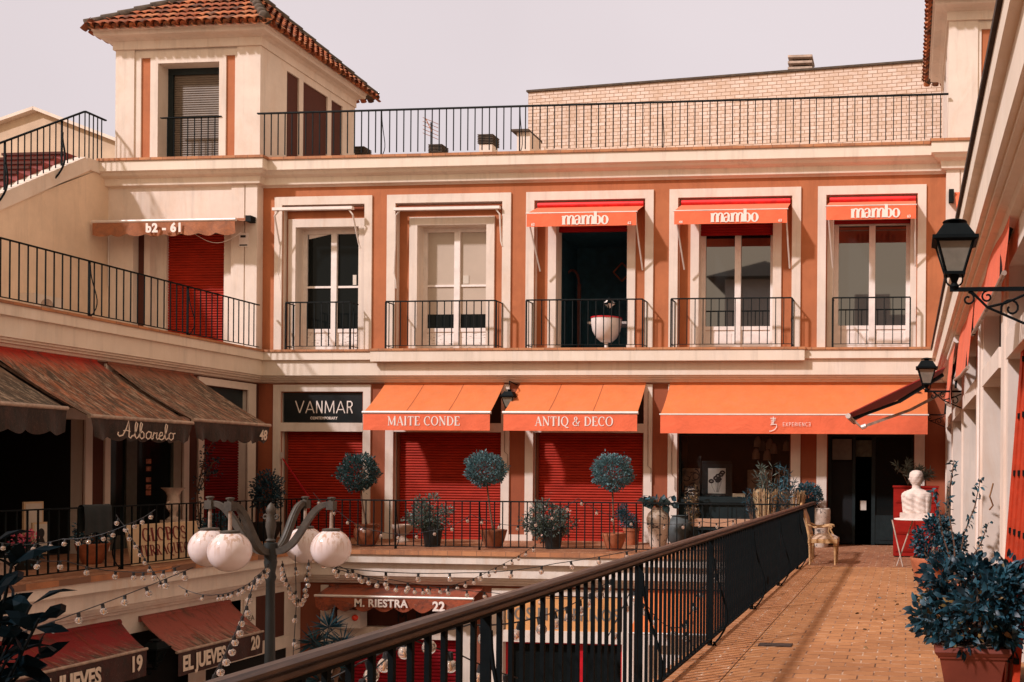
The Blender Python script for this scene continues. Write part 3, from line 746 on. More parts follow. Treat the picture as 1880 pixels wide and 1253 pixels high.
    for sx in(-1,1):
        for sy in(-1,1):
            a=Vector((cx+sx*hx,cy+sy*hy,zr+.05));b=Vector((cx,cy,zr+rise+.08));n=10
            for k in range(n):
                p=a.lerp(b,k/n);q=a.lerp(b,(k+1.15)/n);mb.tube([p,q],[.125,.095],9)
    mb.build('hip_tiles',m_tiledk,t,smooth=2)
tower(-17.5,3.40,False)
tower(.78,3.45,True)
# ================================================================== LEFT BUILDING (lower and upper terrace sides)
LB=thing('left_wing_building','cream left hand wing of shops in shadow with a roof terrace','building',(-14.2,12,0))
Fl=Front('L',-14.2)
mb=MB()
OL=[(9.0,15.71),(16.25,18.03),(18.59,19.92)]
Fl.wall(mb,3,20.3,0,3.55,[(a+.02,b-.02,-.1,3.17) for a,b in OL]);mb.build('lower_wall',m_maroon,LB)  # brown wall, its shade put into the darker maroon colour
for (a,b),(c,d) in zip(OL,[(8.8,15.86),(16.13,18.18),(18.43,20.17)]):
    mb=MB();Fl.box(mb,c,a,-.035,.24,0,3.34);Fl.box(mb,b,d,-.035,.24,0,3.34);Fl.box(mb,a,b,-.035,.24,3.19,3.34);Fl.box(mb,a,b,-.03,.24,2.32,2.51)
    mb.build('shop_surround',m_cream,LB)
mb=MB()
for a,b in OL: Fl.box(mb,a,b,.10,.14,2.51,3.19)
mb.build('fascia_panel',plain('dark_teal_sign_board',(.012,.022,.026),.4),LB)
Fl.shutter(18.59,19.92,0,2.32,.19).build('roller_shutter',m_shut_shade,LB)
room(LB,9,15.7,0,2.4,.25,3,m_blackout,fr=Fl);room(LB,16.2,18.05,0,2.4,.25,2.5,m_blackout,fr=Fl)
mb=MB();Fl.ring(mb,16.25,18.03,0,2.32,.06,.06,.18,.23,.25);Fl.box(mb,16.85,17.1,.17,.22,0,2.3)
w=mb.build('shop_window',plain('grey_green_joinery',(.06,.065,.05),.5),LB)
mb=MB();mb.quad(*[Fl.p(x,.21,z) for x,z in((16.3,.25),(18.0,.25),(18.0,2.27),(16.3,2.27))]);mb.build('pane',m_glass,w)
mb=MB()
for k,zc in enumerate((1.62,1.48,1.27,1.13,1.02)): Fl.box(mb,17.36,17.48,.20,.207,zc-.045,zc+.045)
mb.build('payment_stickers',plain('faded_orange_stickers',(.30,.10,.05),.6,0,.9,14),w)
ledge([(-14.2,3.5),(-14.2,20.3)],LB,ZT,m_coping,m_band)
# upper terrace floor and stair wall
mb=MB();mb.box(-20,-14.0,3,20.1,3.6,ZT-.05);mb.box(-20,-14.25,3,20.1,3.3,3.6);mb.build('upper_terrace_floor',m_stone,LB)
SX=-17.65
def zst(y): return 8.17-.68*(19.55-y)
mb=MB();Y1=13.0
mb.add([(SX,Y1,ZT-.2),(SX,20.13,ZT-.2),(SX,20.13,8.17),(SX,19.55,8.17),(SX,Y1,zst(Y1)),(SX-.2,Y1,ZT-.2),(SX-.2,20.13,ZT-.2),(SX-.2,20.13,8.17),(SX-.2,19.55,8.17),(SX-.2,Y1,zst(Y1))],
  [(0,1,2,3,4),(9,8,7,6,5),(3,2,7,8),(4,3,8,9),(0,4,9,5),(1,6,7,2)])
mb.build('stair_wall',stucco('beige_stair_stucco',(.80,.62,.46),(.60,.44,.30),.4,lo=.85,hi=1.05),LB)
mb=MB();a=Vector((SX-.1,Y1,zst(Y1)));b=Vector((SX-.1,19.55,8.17));c=Vector((SX-.1,20.13,8.17));dz=Vector((0,0,-.12))
mb.bar(a+dz,b+dz,.30,.27);mb.bar(b+dz+Vector((0,-.03,-.01)),c+dz,.302,.25);mb.build('stair_coping',m_cream,LB)
mb=MB()
for k in range(22):
    y=13.4+k*.28;z=zst(y)+.10
    mb.box(SX-1.7,SX-.25,y,y+.30,z-.6,z+.12)
mb.build('stair_steps',plain('red_stair_tiles',(.26,.045,.035),.7,0,.4,5),LB)
mb=MB()
for k in range(22):
    y=13.4+k*.28;z=zst(y)+.10;mb.box(SX-1.7,SX-.245,y-.04,y-.001,z+.075,z+.125)
mb.build('stair_nosings',m_maroon,LB)
mb=MB();mb.box(SX-1.9,SX-1.7,13,24,ZT,7.0);mb.box(SX-1.9,SX-.2,19.7,24,7.9,8.15);mb.build('stair_rear_wall',m_stone,LB)
mb=MB();mb.box(-19.8,-14.3,3,3.2,-4,3.5);mb.box(-20,-19.8,3,26,-4,3.5);mb.build('rear_wall',m_stone,LB)
# ================================================================== RIGHT BUILDING
RB=thing('right_wing_building','cream right hand wing of shops running close beside the brick walkway','building',(.8,10,0))
Fq=Front('R',.8)
OR=[(2.6,4.8),(5.4,7.96),(8.57,10.5),(11.5,14.1),(14.7,17.3),(17.9,19.95)]
mb=MB();Fq.wall(mb,1.5,20.3,0,3.55,[(a,b,-.1,3.19) for a,b in OR]);mb.build('wall',m_cream,RB)
mb=MB()
for a,b in OR:
    Fq.box(mb,a-.0,a+.004,0,.2,0,3.19);Fq.box(mb,b-.004,b,0,.2,0,3.19);Fq.box(mb,a,b,-.0,.2,3.17,3.19)
    Fq.box(mb,a+.004,b-.004,-.02,.2,2.42,2.6)
for a in (4.95,8.1,10.65,11.2,14.25,17.45,20.1): Fq.box(mb,a,a+.12,-.02,0.0,0,3.3)
mb.build('shop_surround',m_cream,RB)
mb=MB()
for a,b in OR: Fq.box(mb,a+.004,b-.004,.16,.2,2.6,3.17)
mb.build('fascia_panel',m_signblk,RB)
mb=MB()
for a,b in OR: Fq.box(mb,a+.004,b-.004,.19,.22,0,2.42)
mb.build('shop_door',m_greypaint,RB)
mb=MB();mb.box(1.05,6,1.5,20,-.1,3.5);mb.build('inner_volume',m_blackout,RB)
ledge([(.8,20.3),(.8,1.5)],RB,ZT,plain('mossy_dark_coping',(.05,.03,.02),.9,0,.5,9),m_band)
mb=MB();mb.box(.81,6,1.5,20.1,3.56,ZT-.05);mb.build('roof_terrace',m_stone,RB)
mb=MB();mb.tube([(.765,10.72,3.3),(.765,10.72,.75),(.765,10.68,.66),(.79,9.4,.40)],.012,6);mb.build('white_conduit',m_white,RB)
mb=MB();mb.tube([(.77,8.9,1.42),(.74,8.9,1.30),(.77,8.9,1.22),(.74,8.92,1.18)],.008,5);mb.build('wall_hook',plain('brass_hook',(.3,.15,.06),.4,.6),RB)
# ================================================================== LOWER COURT
m_lmar=m_maroon
Fc=Front('Y',17.85)
LC=thing('lower_front_arcade','lower row of shops under the far terrace with a scalloped awning and an ochre sign','building',(-6.5,17.85,-4))
openC=[(-10.95,-8.35),(-7.55,-5.25),(-4.75,-2.4)]
mb=MB();Fc.wall(mb,-11.6,-1.4,-4,-.6,[(a,b,-4.1,-1.02) for a,b in openC]);mb.build('wall',m_brownred,LC)
for i,(a,b) in enumerate(openC):
    mb=MB();Fc.box(mb,a-.22,a,-.035,.2,-4,-.72);Fc.box(mb,b,b+.22,-.035,.2,-4,-.72);Fc.box(mb,a,b,-.035,.2,-.84,-.72);Fc.box(mb,a,b,-.03,.2,-1.72,-1.5);mb.build('shop_surround',m_low,LC)
Fc.shutter(-10.75,-8.4,-4,-1.72,.14,.066).build('roller_shutter',shut('crimson_roller_slats',(.36,.010,.022)),LC)
mb=MB();Fc.box(mb,-10.95,-8.35,.1,.14,-1.5,-.84);mb.build('sign_board',m_maroon,LC)
btext('M. RIESTRA',.30,m_ink,LC,(-9.0,17.94,-1.42),(1,0,0),(0,0,1),sx=.95)
mb=MB();Fc.box(mb,-7.5,-5.3,-.01,.02,-1.50,-.86);mb.build('ochre_sign',m_yellowsign,LC)
btext('LOS MODERNOS',.33,m_grey,LC,(-6.4,17.835,-1.30),(1,0,0),(0,0,1),sx=.84,space=1.05,offset=.004)
mb=MB();Fc.ring(mb,-7.55,-5.25,-4,-1.72,.10,.05,.12,.18);Fc.box(mb,-6.12,-6.03,.12,.18,-4,-1.77);mb.build('door_frame',m_redgloss,LC)
mb=MB();mb.quad(*[Fc.p(x,.16,z) for x,z in((-7.45,-4),(-5.35,-4),(-5.35,-1.77),(-7.45,-1.77))]);mb.build('pane',m_glass,LC)
mb=MB();Fc.box(mb,-4.75,-2.4,.15,.18,-4,-1.72);mb.build('doors',m_low,LC)
mb=MB();Fc.box(mb,-10.70,-10.25,-.25,-.0,-1.50,-1.16);o=mb.build('alarm_box',m_alum,None);tag(o,'white alarm box with a round red lamp under the scalloped awning','alarm box')
mb=MB();mb.sphere(Fc.p(-10.34,-.26,-1.30),.06,12,8,1.0);o2=mb.build('red_lens',m_alarm,o,True);
Fm=Front('L',-11.6)
LL=thing('lower_left_arcade','lower row of shops on the left below the terrace with dark red awnings','building',(-11.6,11,-4))
mb=MB();Fm.wall(mb,3,17.85,-4,-.6,[(8.2,11.6,-4.1,-1.0),(12.2,14.9,-4.1,-1.0)]);mb.build('wall',m_low,LL)
mb=MB();Fm.box(mb,15.35,16.15,-.0,.04,-1.62,-.80);Fm.box(mb,16.55,17.35,-.004,.04,-1.62,-.80);mb.build('brown_panel',m_maroon,LL)
mb=MB();Fm.box(mb,15.2,17.45,-.05,0,-1.85,-1.64);Fm.box(mb,16.2,16.5,-.03,0,-1.64,-.8);mb.build('cream_transom',m_low,LL)
btext('SEA',.14,m_grey,LL,(-11.565,16.35,-1.2),(0,1,0),(0,0,1))
mb=MB();mb.box(-11.9,-11.85,3,17,-4,-.7);mb.build('dark_shop_interior',m_blackout,LL)
mb=MB();Fm.box(mb,15.3,17.4,-.01,.0,-4,-1.86);mb.build('opening_shade_sheet',m_blackout,LL)  # black sheet laid on the wall in place of an opening's shade
# three sided ledge of the open terrace
def tledge(path,parent):
    sweep(path,[(0,-.002),(.42,-.002),(.42,-.085),(0,-.085)]).build('brick_nosing',m_coping,parent)
    sweep(path,[(0,-.086),(.38,-.086),(.38,-.24),(.27,-.25),(.27,-.50),(.22,-.51),(.22,-.55),(.16,-.56),(.16,-.60),(.08,-.62),(.08,-.66),(0,-.68)]).build('ledge_moulding',m_low,parent)
tledge([(-11.6,17.85),(-1.4,17.85)],LC);tledge([(-11.6,2),(-11.6,17.85)],LL)
WK=thing('walkway_arcade','shop block that carries the brick walkway on the camera side of the court','building',(-1.4,10,-4))
tledge([(-1.4,17.85),(-1.4,-1)],WK)
mb=MB();mb.box(-1.4,-1.2,-1,17.85,-4,-.1);mb.build('wall',m_low,WK)
# ground, pavings (structure)
mb=MB();mb.quad((-120,-60,-4),(80,-60,-4),(80,160,-4),(-120,160,-4));struct(mb.build('ground',m_ground))
mb=MB();mb.box(-14.6,1.2,17.86,21,-.3,-.01);mb.box(-14.6,-11.62,1,17.86,-.3,-.01);mb.box(-1.38,1.2,-3,17.86,-.3,-.01);struct(mb.build('terrace_slab',m_stone))
mb=MB();mb.quad((-14.45,15.7,0),(1.05,15.7,0),(1.05,21.0,0),(-14.45,21.0,0));
# front terrace paving only over slab: three rectangles, no overlap
mb=MB();mb.quad((-14.45,17.44,0),(1.05,17.44,0),(1.05,24,0),(-14.45,24,0));mb.quad((-14.45,1,0),(-11.19,1,0),(-11.19,17.44,0),(-14.45,17.44,0));mb.quad((-1.62,15.7,0),(1.05,15.7,0),(1.05,17.44,0),(-1.62,17.44,0))
struct(mb.build('terrace_paving',m_pave2))
mb=MB();mb.quad((-1.32,-3,0),(1.05,-3,0),(1.05,15.7,0),(-1.32,15.7,0));struct(mb.build('walkway_paving',m_pave))
mb=MB();mb.quad((-1.81,-3,.004),(-1.325,-3,.004),(-1.325,15.7,.004),(-1.81,15.7,.004));struct(mb.build('border_paving',m_border))
mb=MB();mb.box(-1.27,-.98,*sorted((onZ(1352,1181,0)[1],onZ(1352,1186,0)[1])),.002,.010);tag(mb.build('drain_cover',plain('dark_drain_iron',(.06,.035,.025),.8),None),'small dark metal drain cover set into the walkway bricks near the railing','drain cover')
# ================================================================== FAR BUILDINGS
def far_brick():
    t=thing('brick_building','pale brick building end wall rising behind the roof railing','building',(0,0,0))
    x,z=onY(970,170,27.);a=R(-6.3)
    t.location=(x,27,0);t.rotation_euler=(0,0,a);WL[t.name]=Vector((0,0,0))
    mb=MB();mb.box(0,14,0,9,6,z);o=mb.build('brick_wall',m_wbrick,t)
    mb=MB();mb.box(-.04,14.1,-.05,9.05,z,z+.05);mb.build('wall_capping',m_tiledk,t)
    return x,z,a
bx_,bz_,ba_=far_brick()
x,z=onY(1447,125,26.2);x2,_=onY(1488,125,26.2)
mb=MB();w=x2-x
mb.box(x,x2,26.4,27.0,bz_-.3,bz_+.12)
ch=mb.build('chimney',stucco('chimney_stucco',(.42,.30,.20)),None);tag(ch,'squat chimney with louvred concrete cap on top of the pale brick wall','chimney')
mb=MB()
for k in range(3): mb.box(x-.03,x2+.03,26.35,27.05,bz_+.16+k*.16,bz_+.22+k*.16)
mb.build('cap_slats',m_stone,ch);mb=MB();mb.box(x+.08,x2-.08,26.5,26.9,bz_+.12,bz_+.60);mb.build('flue',m_tiledk,ch)
GB=thing('gabled_building','plain beige gabled building behind the stair rail at the far left','building',(-27,30,0))
Yg=30
g=[onY(*p,Yg) for p in((-60,250),(70,205),(330,305))]
mb=MB();n=3;vs=[(x,Yg,z) for x,z in g]+[(g[2][0],Yg,4),(g[0][0],Yg,4)]+[(x,Yg+9,z) for x,z in g]+[(g[2][0],Yg+9,4),(g[0][0],Yg+9,4)]
mb.add(vs,[(4,3,2,1,0),(5,6,7,8,9),(0,1,6,5),(1,2,7,6),(2,3,8,7),(4,0,5,9)]);mb.build('wall',stucco('far_beige_stucco',(.58,.43,.30)),GB)
mb=MB()
for i in(0,1):
    a=Vector((g[i][0],Yg+4.4,g[i][1]+.05));b=Vector((g[i+1][0],Yg+4.4,g[i+1][1]+.05));mb.bar(a,b,9.2,.10)
mb.build('roof_edge',m_cream,GB)
def vent(px,py0,py1,w,label,Y=25.):
    x,zt=onY(px,py0,Y);_,zb=onY(px,py1,Y)
    t=thing('roof_vent',label,'roof vent',(x,Y,8.2),'louvred vents on the flat roof')
    mb=MB();mb.box(x-w*.42,x+w*.42,Y-w*.42,Y+w*.42,7.6,zb-.02+.0);mb.build('vent_base',m_cream,t)
    n=6;hh=(zt-zb)/n
    mb=MB()
    for k in range(n): mb.box(x-w/2,x+w/2,Y-w/2,Y+w/2,zb+k*hh,zb+k*hh+hh*.5)
    mb.build('louvres',m_tiledk,t);mb=MB();mb.box(x-w*.4,x+w*.4,Y-w*.4,Y+w*.4,zb,zt-.01);mb.build('vent_core',m_iron2,t)
vent(663,272,288,.38,'louvred roof vent nearest to the left tower, half hidden by the parapet')
vent(805,268,284,.38,'louvred roof vent beside the television aerial')
vent(897,250,268,.42,'tallest louvred roof vent, next to the pale brick wall')
t=thing('television_aerial','thin rusty television aerial standing between two roof vents','aerial',(onY(790,280,25.5)[0],25.5,8.2))
x=onY(791,250,25.5)[0];mb=MB();mb.tube([(x,25.5,8.0),(x,25.5,onY(790,225,25.5)[1])],.015,5);mb.build('mast',m_iron2,t)
mb=MB()
for k in range(5):
    z=onY(790,225+k*7,25.5)[1];mb.bar((x-.18,25.4-.0,z+.1),(x+.16,25.6,z-.02),.012)
mb.bar((x-.15,25.5,onY(790,222,25.5)[1]+.06),(x+.05,25.5,onY(790,245,25.5)[1]),.02);mb.build('aerial_rods',plain('rusty_rods',(.45,.16,.06),.6,.2),t)
t=thing('roof_lean_to','small white roof edge just left of the pale brick wall','canopy',(onY(955,260,25.5)[0],25.5,8.2))
x0=onY(944,240,25.5)[0];x1=onY(969,240,25.5)[0];mb=MB();mb.box(x0,x1+.1,25.3,26.3,onY(950,246,25.5)[1],onY(950,242,25.5)[1]);mb.build('roof_sheet',m_tiledk,t)
mb=MB();mb.box(x0+.12,x1+.1,25.4,26.2,8.2,onY(950,246,25.5)[1]);mb.build('white_wall',m_cream,t)
# ================================================================== AWNINGS
def awning(label,F_,a0,a1,zt,p,zb,vh,mc,mv,mbar,scal=0,nsc=10,ripple=.012,barr=.034,d0=-.03,group=None,seams=3,arms=True,b0=None,b1=None,sag=.03,vin=0,loc=None,roller=True,tube_arm=False):
    b0=a0 if b0 is None else b0;b1=a1 if b1 is None else b1
    t=thing('awning',label,'awning',F_.p((a0+a1)/2,d0,zt),group)
    nx,ny=24,10;vs=[];rnd=random.Random(int(a0*100))
    sm=[rnd.random() for _ in range(3)]
    for j in range(ny+1):
        v=j/ny
        for i in range(nx+1):
            u=i/nx;a=(a0+(a1-a0)*u)*(1-v)+(b0+(b1-b0)*u)*v
            z=zt+(zb-zt)*v-sag*math.sin(math.pi*v)*(1+.35*math.sin(u*9+sm[0]*6))
            z+= .006*math.sin(u*seams*2*math.pi+v*3)
            vs.append(F_.p(a,d0+(-p-d0)*v,z))
    mb=MB().add(vs,[(j*(nx+1)+i,j*(nx+1)+i+1,(j+1)*(nx+1)+i+1,(j+1)*(nx+1)+i) for j in range(ny) for i in range(nx)])
    c=mb.build('canopy',mc,t,smooth=2)
    if seams:
        mb=MB()
        for k in range(1,seams):
            u=k/seams;L=[]
            for j in range(ny+1):
                v=j/ny;a=(a0+(a1-a0)*u)*(1-v)+(b0+(b1-b0)*u)*v
                z=zt+(zb-zt)*v-sag*math.sin(math.pi*v)*(1+.35*math.sin(u*9+sm[0]*6))+.006*math.sin(u*seams*2*math.pi+v*3)+.004
                L+=[F_.p(a-.006,d0+(-p-d0)*v,z),F_.p(a+.006,d0+(-p-d0)*v,z)]
            mb.add(L,[(2*j,2*j+1,2*j+3,2*j+2) for j in range(ny)])
        mb.build('seam',m_seam,c)
    mb=MB();P=F_.p(b0-.02,-p,zb);Q=F_.p(b1+.02,-p,zb);mb.tube([P,Q],barr,10);mb.build('front_bar',mbar,t,True)
    # valance
    if vh:
        nx=max(24,nsc*8);vs=[]
        for j in range(5):
            v=j/4
            for i in range(nx+1):
                u=i/nx;a=b0+(b1-b0)*u
                if vin: a+= vin*v*(1-2*u)
                lo=vh-(scal*(1-abs(math.sin(u*nsc*math.pi))) if scal else 0)
                vs.append(F_.p(a,-p-.012-ripple*v*math.sin(u*23+2*math.sin(u*7)),zb-.012-lo*v))
        MB().add(vs,[(j*(nx+1)+i,j*(nx+1)+i+1,(j+1)*(nx+1)+i+1,(j+1)*(nx+1)+i) for j in range(4) for i in range(nx)]).build('valance',mv,t,smooth=2)
    if roller:
        mb=MB();mb.tube([F_.p(a0,d0+.02,zt+.0),F_.p(a1,d0+.02,zt+.0)],.045,10);mb.build('roller',mc,t,True)
    if arms:
        for s,(aa,bb) in enumerate(((a0+.12,b0+.10),(a1-.12,b1-.10))):
            mb=MB();mid=F_.p((aa+bb)/2+(.25 if s==0 else -.25)*(1 if p>.7 else 0),-(p*.45),zt-.18-(zt-zb)*.5)
            mb.bar(F_.p(aa,0,zt-.12),mid,.035);mb.bar(mid,F_.p(bb,-p+.02,zb-.02),.03);mb.build('folding_arm',mbar,t)
    return t
GA='orange shop awnings of the far terrace'
aw=awning('orange awning lettered MAITE CONDE over the second red shutter',Fr,-11.27,-8.60,3.36,.82,2.69,.36,m_orange,m_coral,m_alum,group=GA,b0=-11.30,b1=-8.56,ripple=.004)
gtext('MAITE CONDE',.19,SER,m_letter,aw,(-9.98,FY-.8375,2.42),(1,0,0),(0,0,1),width=1.56,weight=1.25)
aw=awning('orange awning lettered ANTIQ & DECO over the third red shutter',Fr,-8.24,-5.50,3.36,.82,2.69,.36,m_orange,m_coral,m_alum,group=GA,b0=-8.27,b1=-5.46,ripple=.004)
gtext('ANTIQ & DECO',.19,SER,m_letter,aw,(-6.78,FY-.8375,2.42),(1,0,0),(0,0,1),width=1.64,weight=1.25)
aw=awning('widest orange awning, with a brushed emblem and EXPERIENCE, over the shop window and door',Fr,-4.98,.40,3.36,.82,2.66,.37,m_orange,m_coral,m_alum,group=GA,seams=0,ripple=.008,barr=.02,sag=.05)
ex=[S((.0,.52),(.18,.52),w=.016),S((.02,.45),(.17,.46),w=.016),S((.1,.58),(.09,.30),w=.016),
    ([(.02,.38),(.14,.40),(.04,.33),(.0,.28),(.1,.30),(.2,.30),(.21,.22),(.15,.12),(.05,.06),(-.03,.05)],[.016]*10)]
ex=[([(x*.62,y*.55) for x,y in p_],w_) for p_,w_ in ex]
strokes(ex,m_letter,aw,(-2.73,FY-.846,2.30),(1,0,0),(0,0,1),'brushed_emblem')
EXP={'E':(.5,[S((.08,0),(.08,1),w=.1),S((.08,.95),(.48,.95),w=.1),S((.08,.5),(.42,.5),w=.1),S((.08,.05),(.48,.05),w=.1)]),
'X':(.6,[S((.05,0),(.55,1),w=.1),S((.05,1),(.55,0),w=.1)]),
'P':(.5,[S((.08,0),(.08,1),w=.1),([(.08,.95),(.35,.95),(.46,.82),(.46,.65),(.35,.5),(.08,.5)],[.1]*6)]),
'R':(.5,[S((.08,0),(.08,1),w=.1),([(.08,.95),(.35,.95),(.46,.82),(.46,.65),(.35,.5),(.08,.5)],[.1]*6),S((.28,.5),(.48,0),w=.1)]),
'I':(.16,[S((.08,0),(.08,1),w=.1)]),'N':(.6,[S((.08,0),(.08,1),w=.1),S((.08,1),(.52,0),w=.1),S((.52,0),(.52,1),w=.1)]),
'C':(.6,[(arc(.36,.5,.3,.47,50,310,12),[.1]*13)]),
'3':(.5,[S((.42,0),(.42,1),w=.1),S((.02,.95),(.42,.95),w=.1),S((.08,.5),(.42,.5),w=.1),S((.02,.05),(.42,.05),w=.1)]),
'V':(.74,[S((.02,1),(.37,.02),w=.085),S((.37,.02),(.72,1),w=.085)]),
'A':(.74,[S((.02,0),(.37,.98),w=.085),S((.37,.98),(.72,0),w=.085),S((.15,.3),(.6,.3),w=.08)]),
'M':(.86,[S((.06,0),(.1,1),w=.085),S((.1,1),(.43,.1),w=.085),S((.43,.1),(.76,1),w=.085),S((.76,1),(.8,0),w=.085)])}
gtext('EXPERIENC3',.075,EXP,m_letter,aw,(-2.20,FY-.846,2.43),(1,0,0),(0,0,1),width=.56,space=.2)
for i_,(xx,z0_,z1_) in enumerate(((-5.44,3.2,1.62),(-8.57,3.2,1.9),(-4.93,2.3,1.45))):
    mb=MB();mb.tube([(xx,FY-.06,z0_),(xx,FY-.06,z1_),(xx+.07,FY-.06,z1_-.06),(xx+.07,FY-.06,z1_-.34)],.009,5)
    tag(mb.build('awning_crank',m_grimyalum,None),['thin awning crank rod on the pilaster right of the third shutter','thin awning crank rod on the pilaster right of the second shutter','thin awning crank rod on the pilaster left of the shop window'][i_],'crank','awning crank rods on the pilasters')
t=thing('shutter_lock','white switch box with red lever bar left of the first red shutter','lock',(-13.6,FY,1.6))
mb=MB();Fr.box(mb,-13.64,-13.58,-.07,-.036,1.72,1.86);mb.build('switch_box',m_alum,t);mb=MB();mb.bar((-13.60,FY-.06,1.74),(-13.0,FY+.13,.75),.025);mb.build('lever_bar',m_redgloss,t)
# vanmar sign
t=thing('shop_sign','black shop sign reading VANMAR CONTEMPORARY above the first red shutter','shop sign',(-12.7,FY,2.85))
mb=MB();Fr.box(mb,-13.63,-11.79,.03,.07,2.525,3.175);mb.build('sign_board',m_signblk,t)
gtext('VANMAR',.27,EXP,m_letter,t,(-12.70,FY+.022,2.72),(1,0,0),(0,0,1),width=1.32,space=.12)
btext('CONTEMPORARY',.085,m_letter,t,(-12.70,FY+.024,2.585),(1,0,0),(0,0,1),sx=.86,offset=.002,space=1.1)
# mambo awnings
WA=[(2,'62','62','coral window awning lettered mambo over the open window with the white egg seat'),
    (3,'44','63','coral window awning lettered mambo over the window with the longest red slat blind'),
    (4,'','63','coral window awning lettered mambo at the far right above the narrow window')]
for i,n1,n2,lb in WA:
    c,ho,hp,jo,ji,_=WN[i];p=.56
    a0=c-hp+.07;a1=c+hp-.04
    aw=awning(lb,Fr,a0,a1,7.13,p,6.85 if i!=4 else 6.89,.27,m_coral,m_coral,m_alum,group='window awnings lettered mambo',seams=0,barr=.014,d0=.02,sag=.0,arms=False,ripple=.006,b0=a0-.02,b1=a1-.0,roller=False)
    zb=6.85 if i!=4 else 6.89
    mb=MB();mb.tube([Fr.p(a0,.0,7.17),Fr.p(a1,.0,7.17)],.055,12);mb.build('roller',plain('bright_red_roll_%d'%i,(.70,.02,.02),.6),aw,True)
    for s in(0,1):
        e=a0+.02 if s==0 else a1-.02
        mb=MB();mb.tube([Fr.p(e,-p+.03,zb-.02),Fr.p(e,-p+.05,zb-.22),Fr.p(e+(.02 if s else .06),-.05,5.75)],.017,6);mb.build('drop_arm',m_alum,aw)
    gtext('mambo',.26,FAT,m_letter,aw,((a0+a1)/2+.08,FY-p-.0205,zb-.25),(1,0,0),(0,0,1),width=1.0,space=-.10,weight=1.0)
    if n1:btext(n1,.075,m_letter,aw,(a0+.12,FY-p-.02,zb-.26),(1,0,0),(0,0,1),offset=.002)
    btext(n2,.075,m_letter,aw,(a1-.14,FY-p-.02,zb-.26),(1,0,0),(0,0,1),offset=.002)
for i,lb in ((0,'bare white awning bar with hanging arms over the narrow dark window beside the left corner'),(1,'bare white awning bar with hanging arms over the window with closed cream blinds')):
    c,ho,hp,jo,ji,_=WN[i];t=thing('retracted_awning',lb,'awning',Fr.p(c,0,7.2),'bare awning bars over the windows')
    a0=c-hp+(.0 if i else -.05);a1=c+hp-.03-(0 if i else .10);p=.12 if i else .30
    mb=MB();mb.box(a0,a1,FY-p,FY-p+.09,7.09,7.15);mb.build('front_bar',m_alum,t)
    mb=MB();mb.tube([Fr.p(a0,.05,7.2),Fr.p(a1+.08,.05,7.2)],.035,8);mb.build('roller',m_brown,t)
    for s in(0,1):
        e=a0+.12 if s==0 else a1-.1;k=-1 if s==0 else 1
        mb=MB();mb.tube([Fr.p(e,-p+.05,7.09),Fr.p(e+k*.09,-p+.05,6.98),Fr.p(e+k*.11,-.04,6.4),Fr.p(e+k*.14,-.03,5.75 if s==0 else 6.3)],.018,6);mb.build('drop_arm',m_alum,t)
        if s==0:
            mb=MB();mb.tube([Fr.p(e+k*.14,-.03,5.75),Fr.p(e+k*.10,-.03,5.6),Fr.p(e+k*.09,-.03,5.42)],.012,5);mb.build('crank',m_alum,t)
# b2-61 awning
aw=awning('short weathered orange awning lettered b2 - 61 over the upper left corner door',Fb,-17.55,-14.28,6.93,.52,6.80,.32,m_tan,m_tan,m_alum,scal=.05,nsc=8,seams=0,arms=False,ripple=.03,d0=-.02)
btext('b2 - 61',.26,m_letter,aw,(-15.85,Fb.b-.585,6.545),(1,0,0),(0,0,1),offset=.012,space=1.12)
mb=MB();mb.box(-14.28,-14.16,Fb.b-.20,Fb.b-.02,6.84,6.97);mb.build('winding_gear',m_iron2,aw)
mb=MB();mb.tube([Fb.p(-15.4+k*.11,-.30,6.58-.22*math.sin(math.pi*k/10)) for k in range(11)],.006,4);tag(mb.build('hanging_wire',m_white,None),'thin pale wire looping down beneath the b2 - 61 awning','wire')
t=thing('notice_plate','small white notice plate on the pilaster right of the b2 - 61 door','notice',Fb.p(-14.42,-.03,6.4))
mb=MB();Fb.box(mb,-14.54,-14.32,-.045,-.031,6.33,6.63);mb.build('plate',m_white,t)
mb=MB();Fb.box(mb,-14.52,-14.34,-.048,-.045,6.35,6.38);Fb.box(mb,-14.50,-14.38,-.048,-.045,6.53,6.58);mb.build('plate_marks',m_ink,t)
# left wing awnings (grimy)
GL='grimy awnings of the left wing'
aw=awning('very grimy brown awning at the far left edge of the left wing',Fl,10.6,13.6,3.33,1.62,2.38,.40,m_dusty0,m_dirtval,m_grimyalum,scal=.06,nsc=9,group=GL,seams=3,ripple=.04,sag=.05)
aw=awning('mouldy orange awning lettered Albarelo in cream script',Fl,13.75,15.93,3.36,1.65,2.29,.36,m_dusty,m_dirtval,m_grimyalum,scal=.06,nsc=7,group=GL,b0=14.0,b1=16.16,ripple=.04,vin=.07,sag=.05)
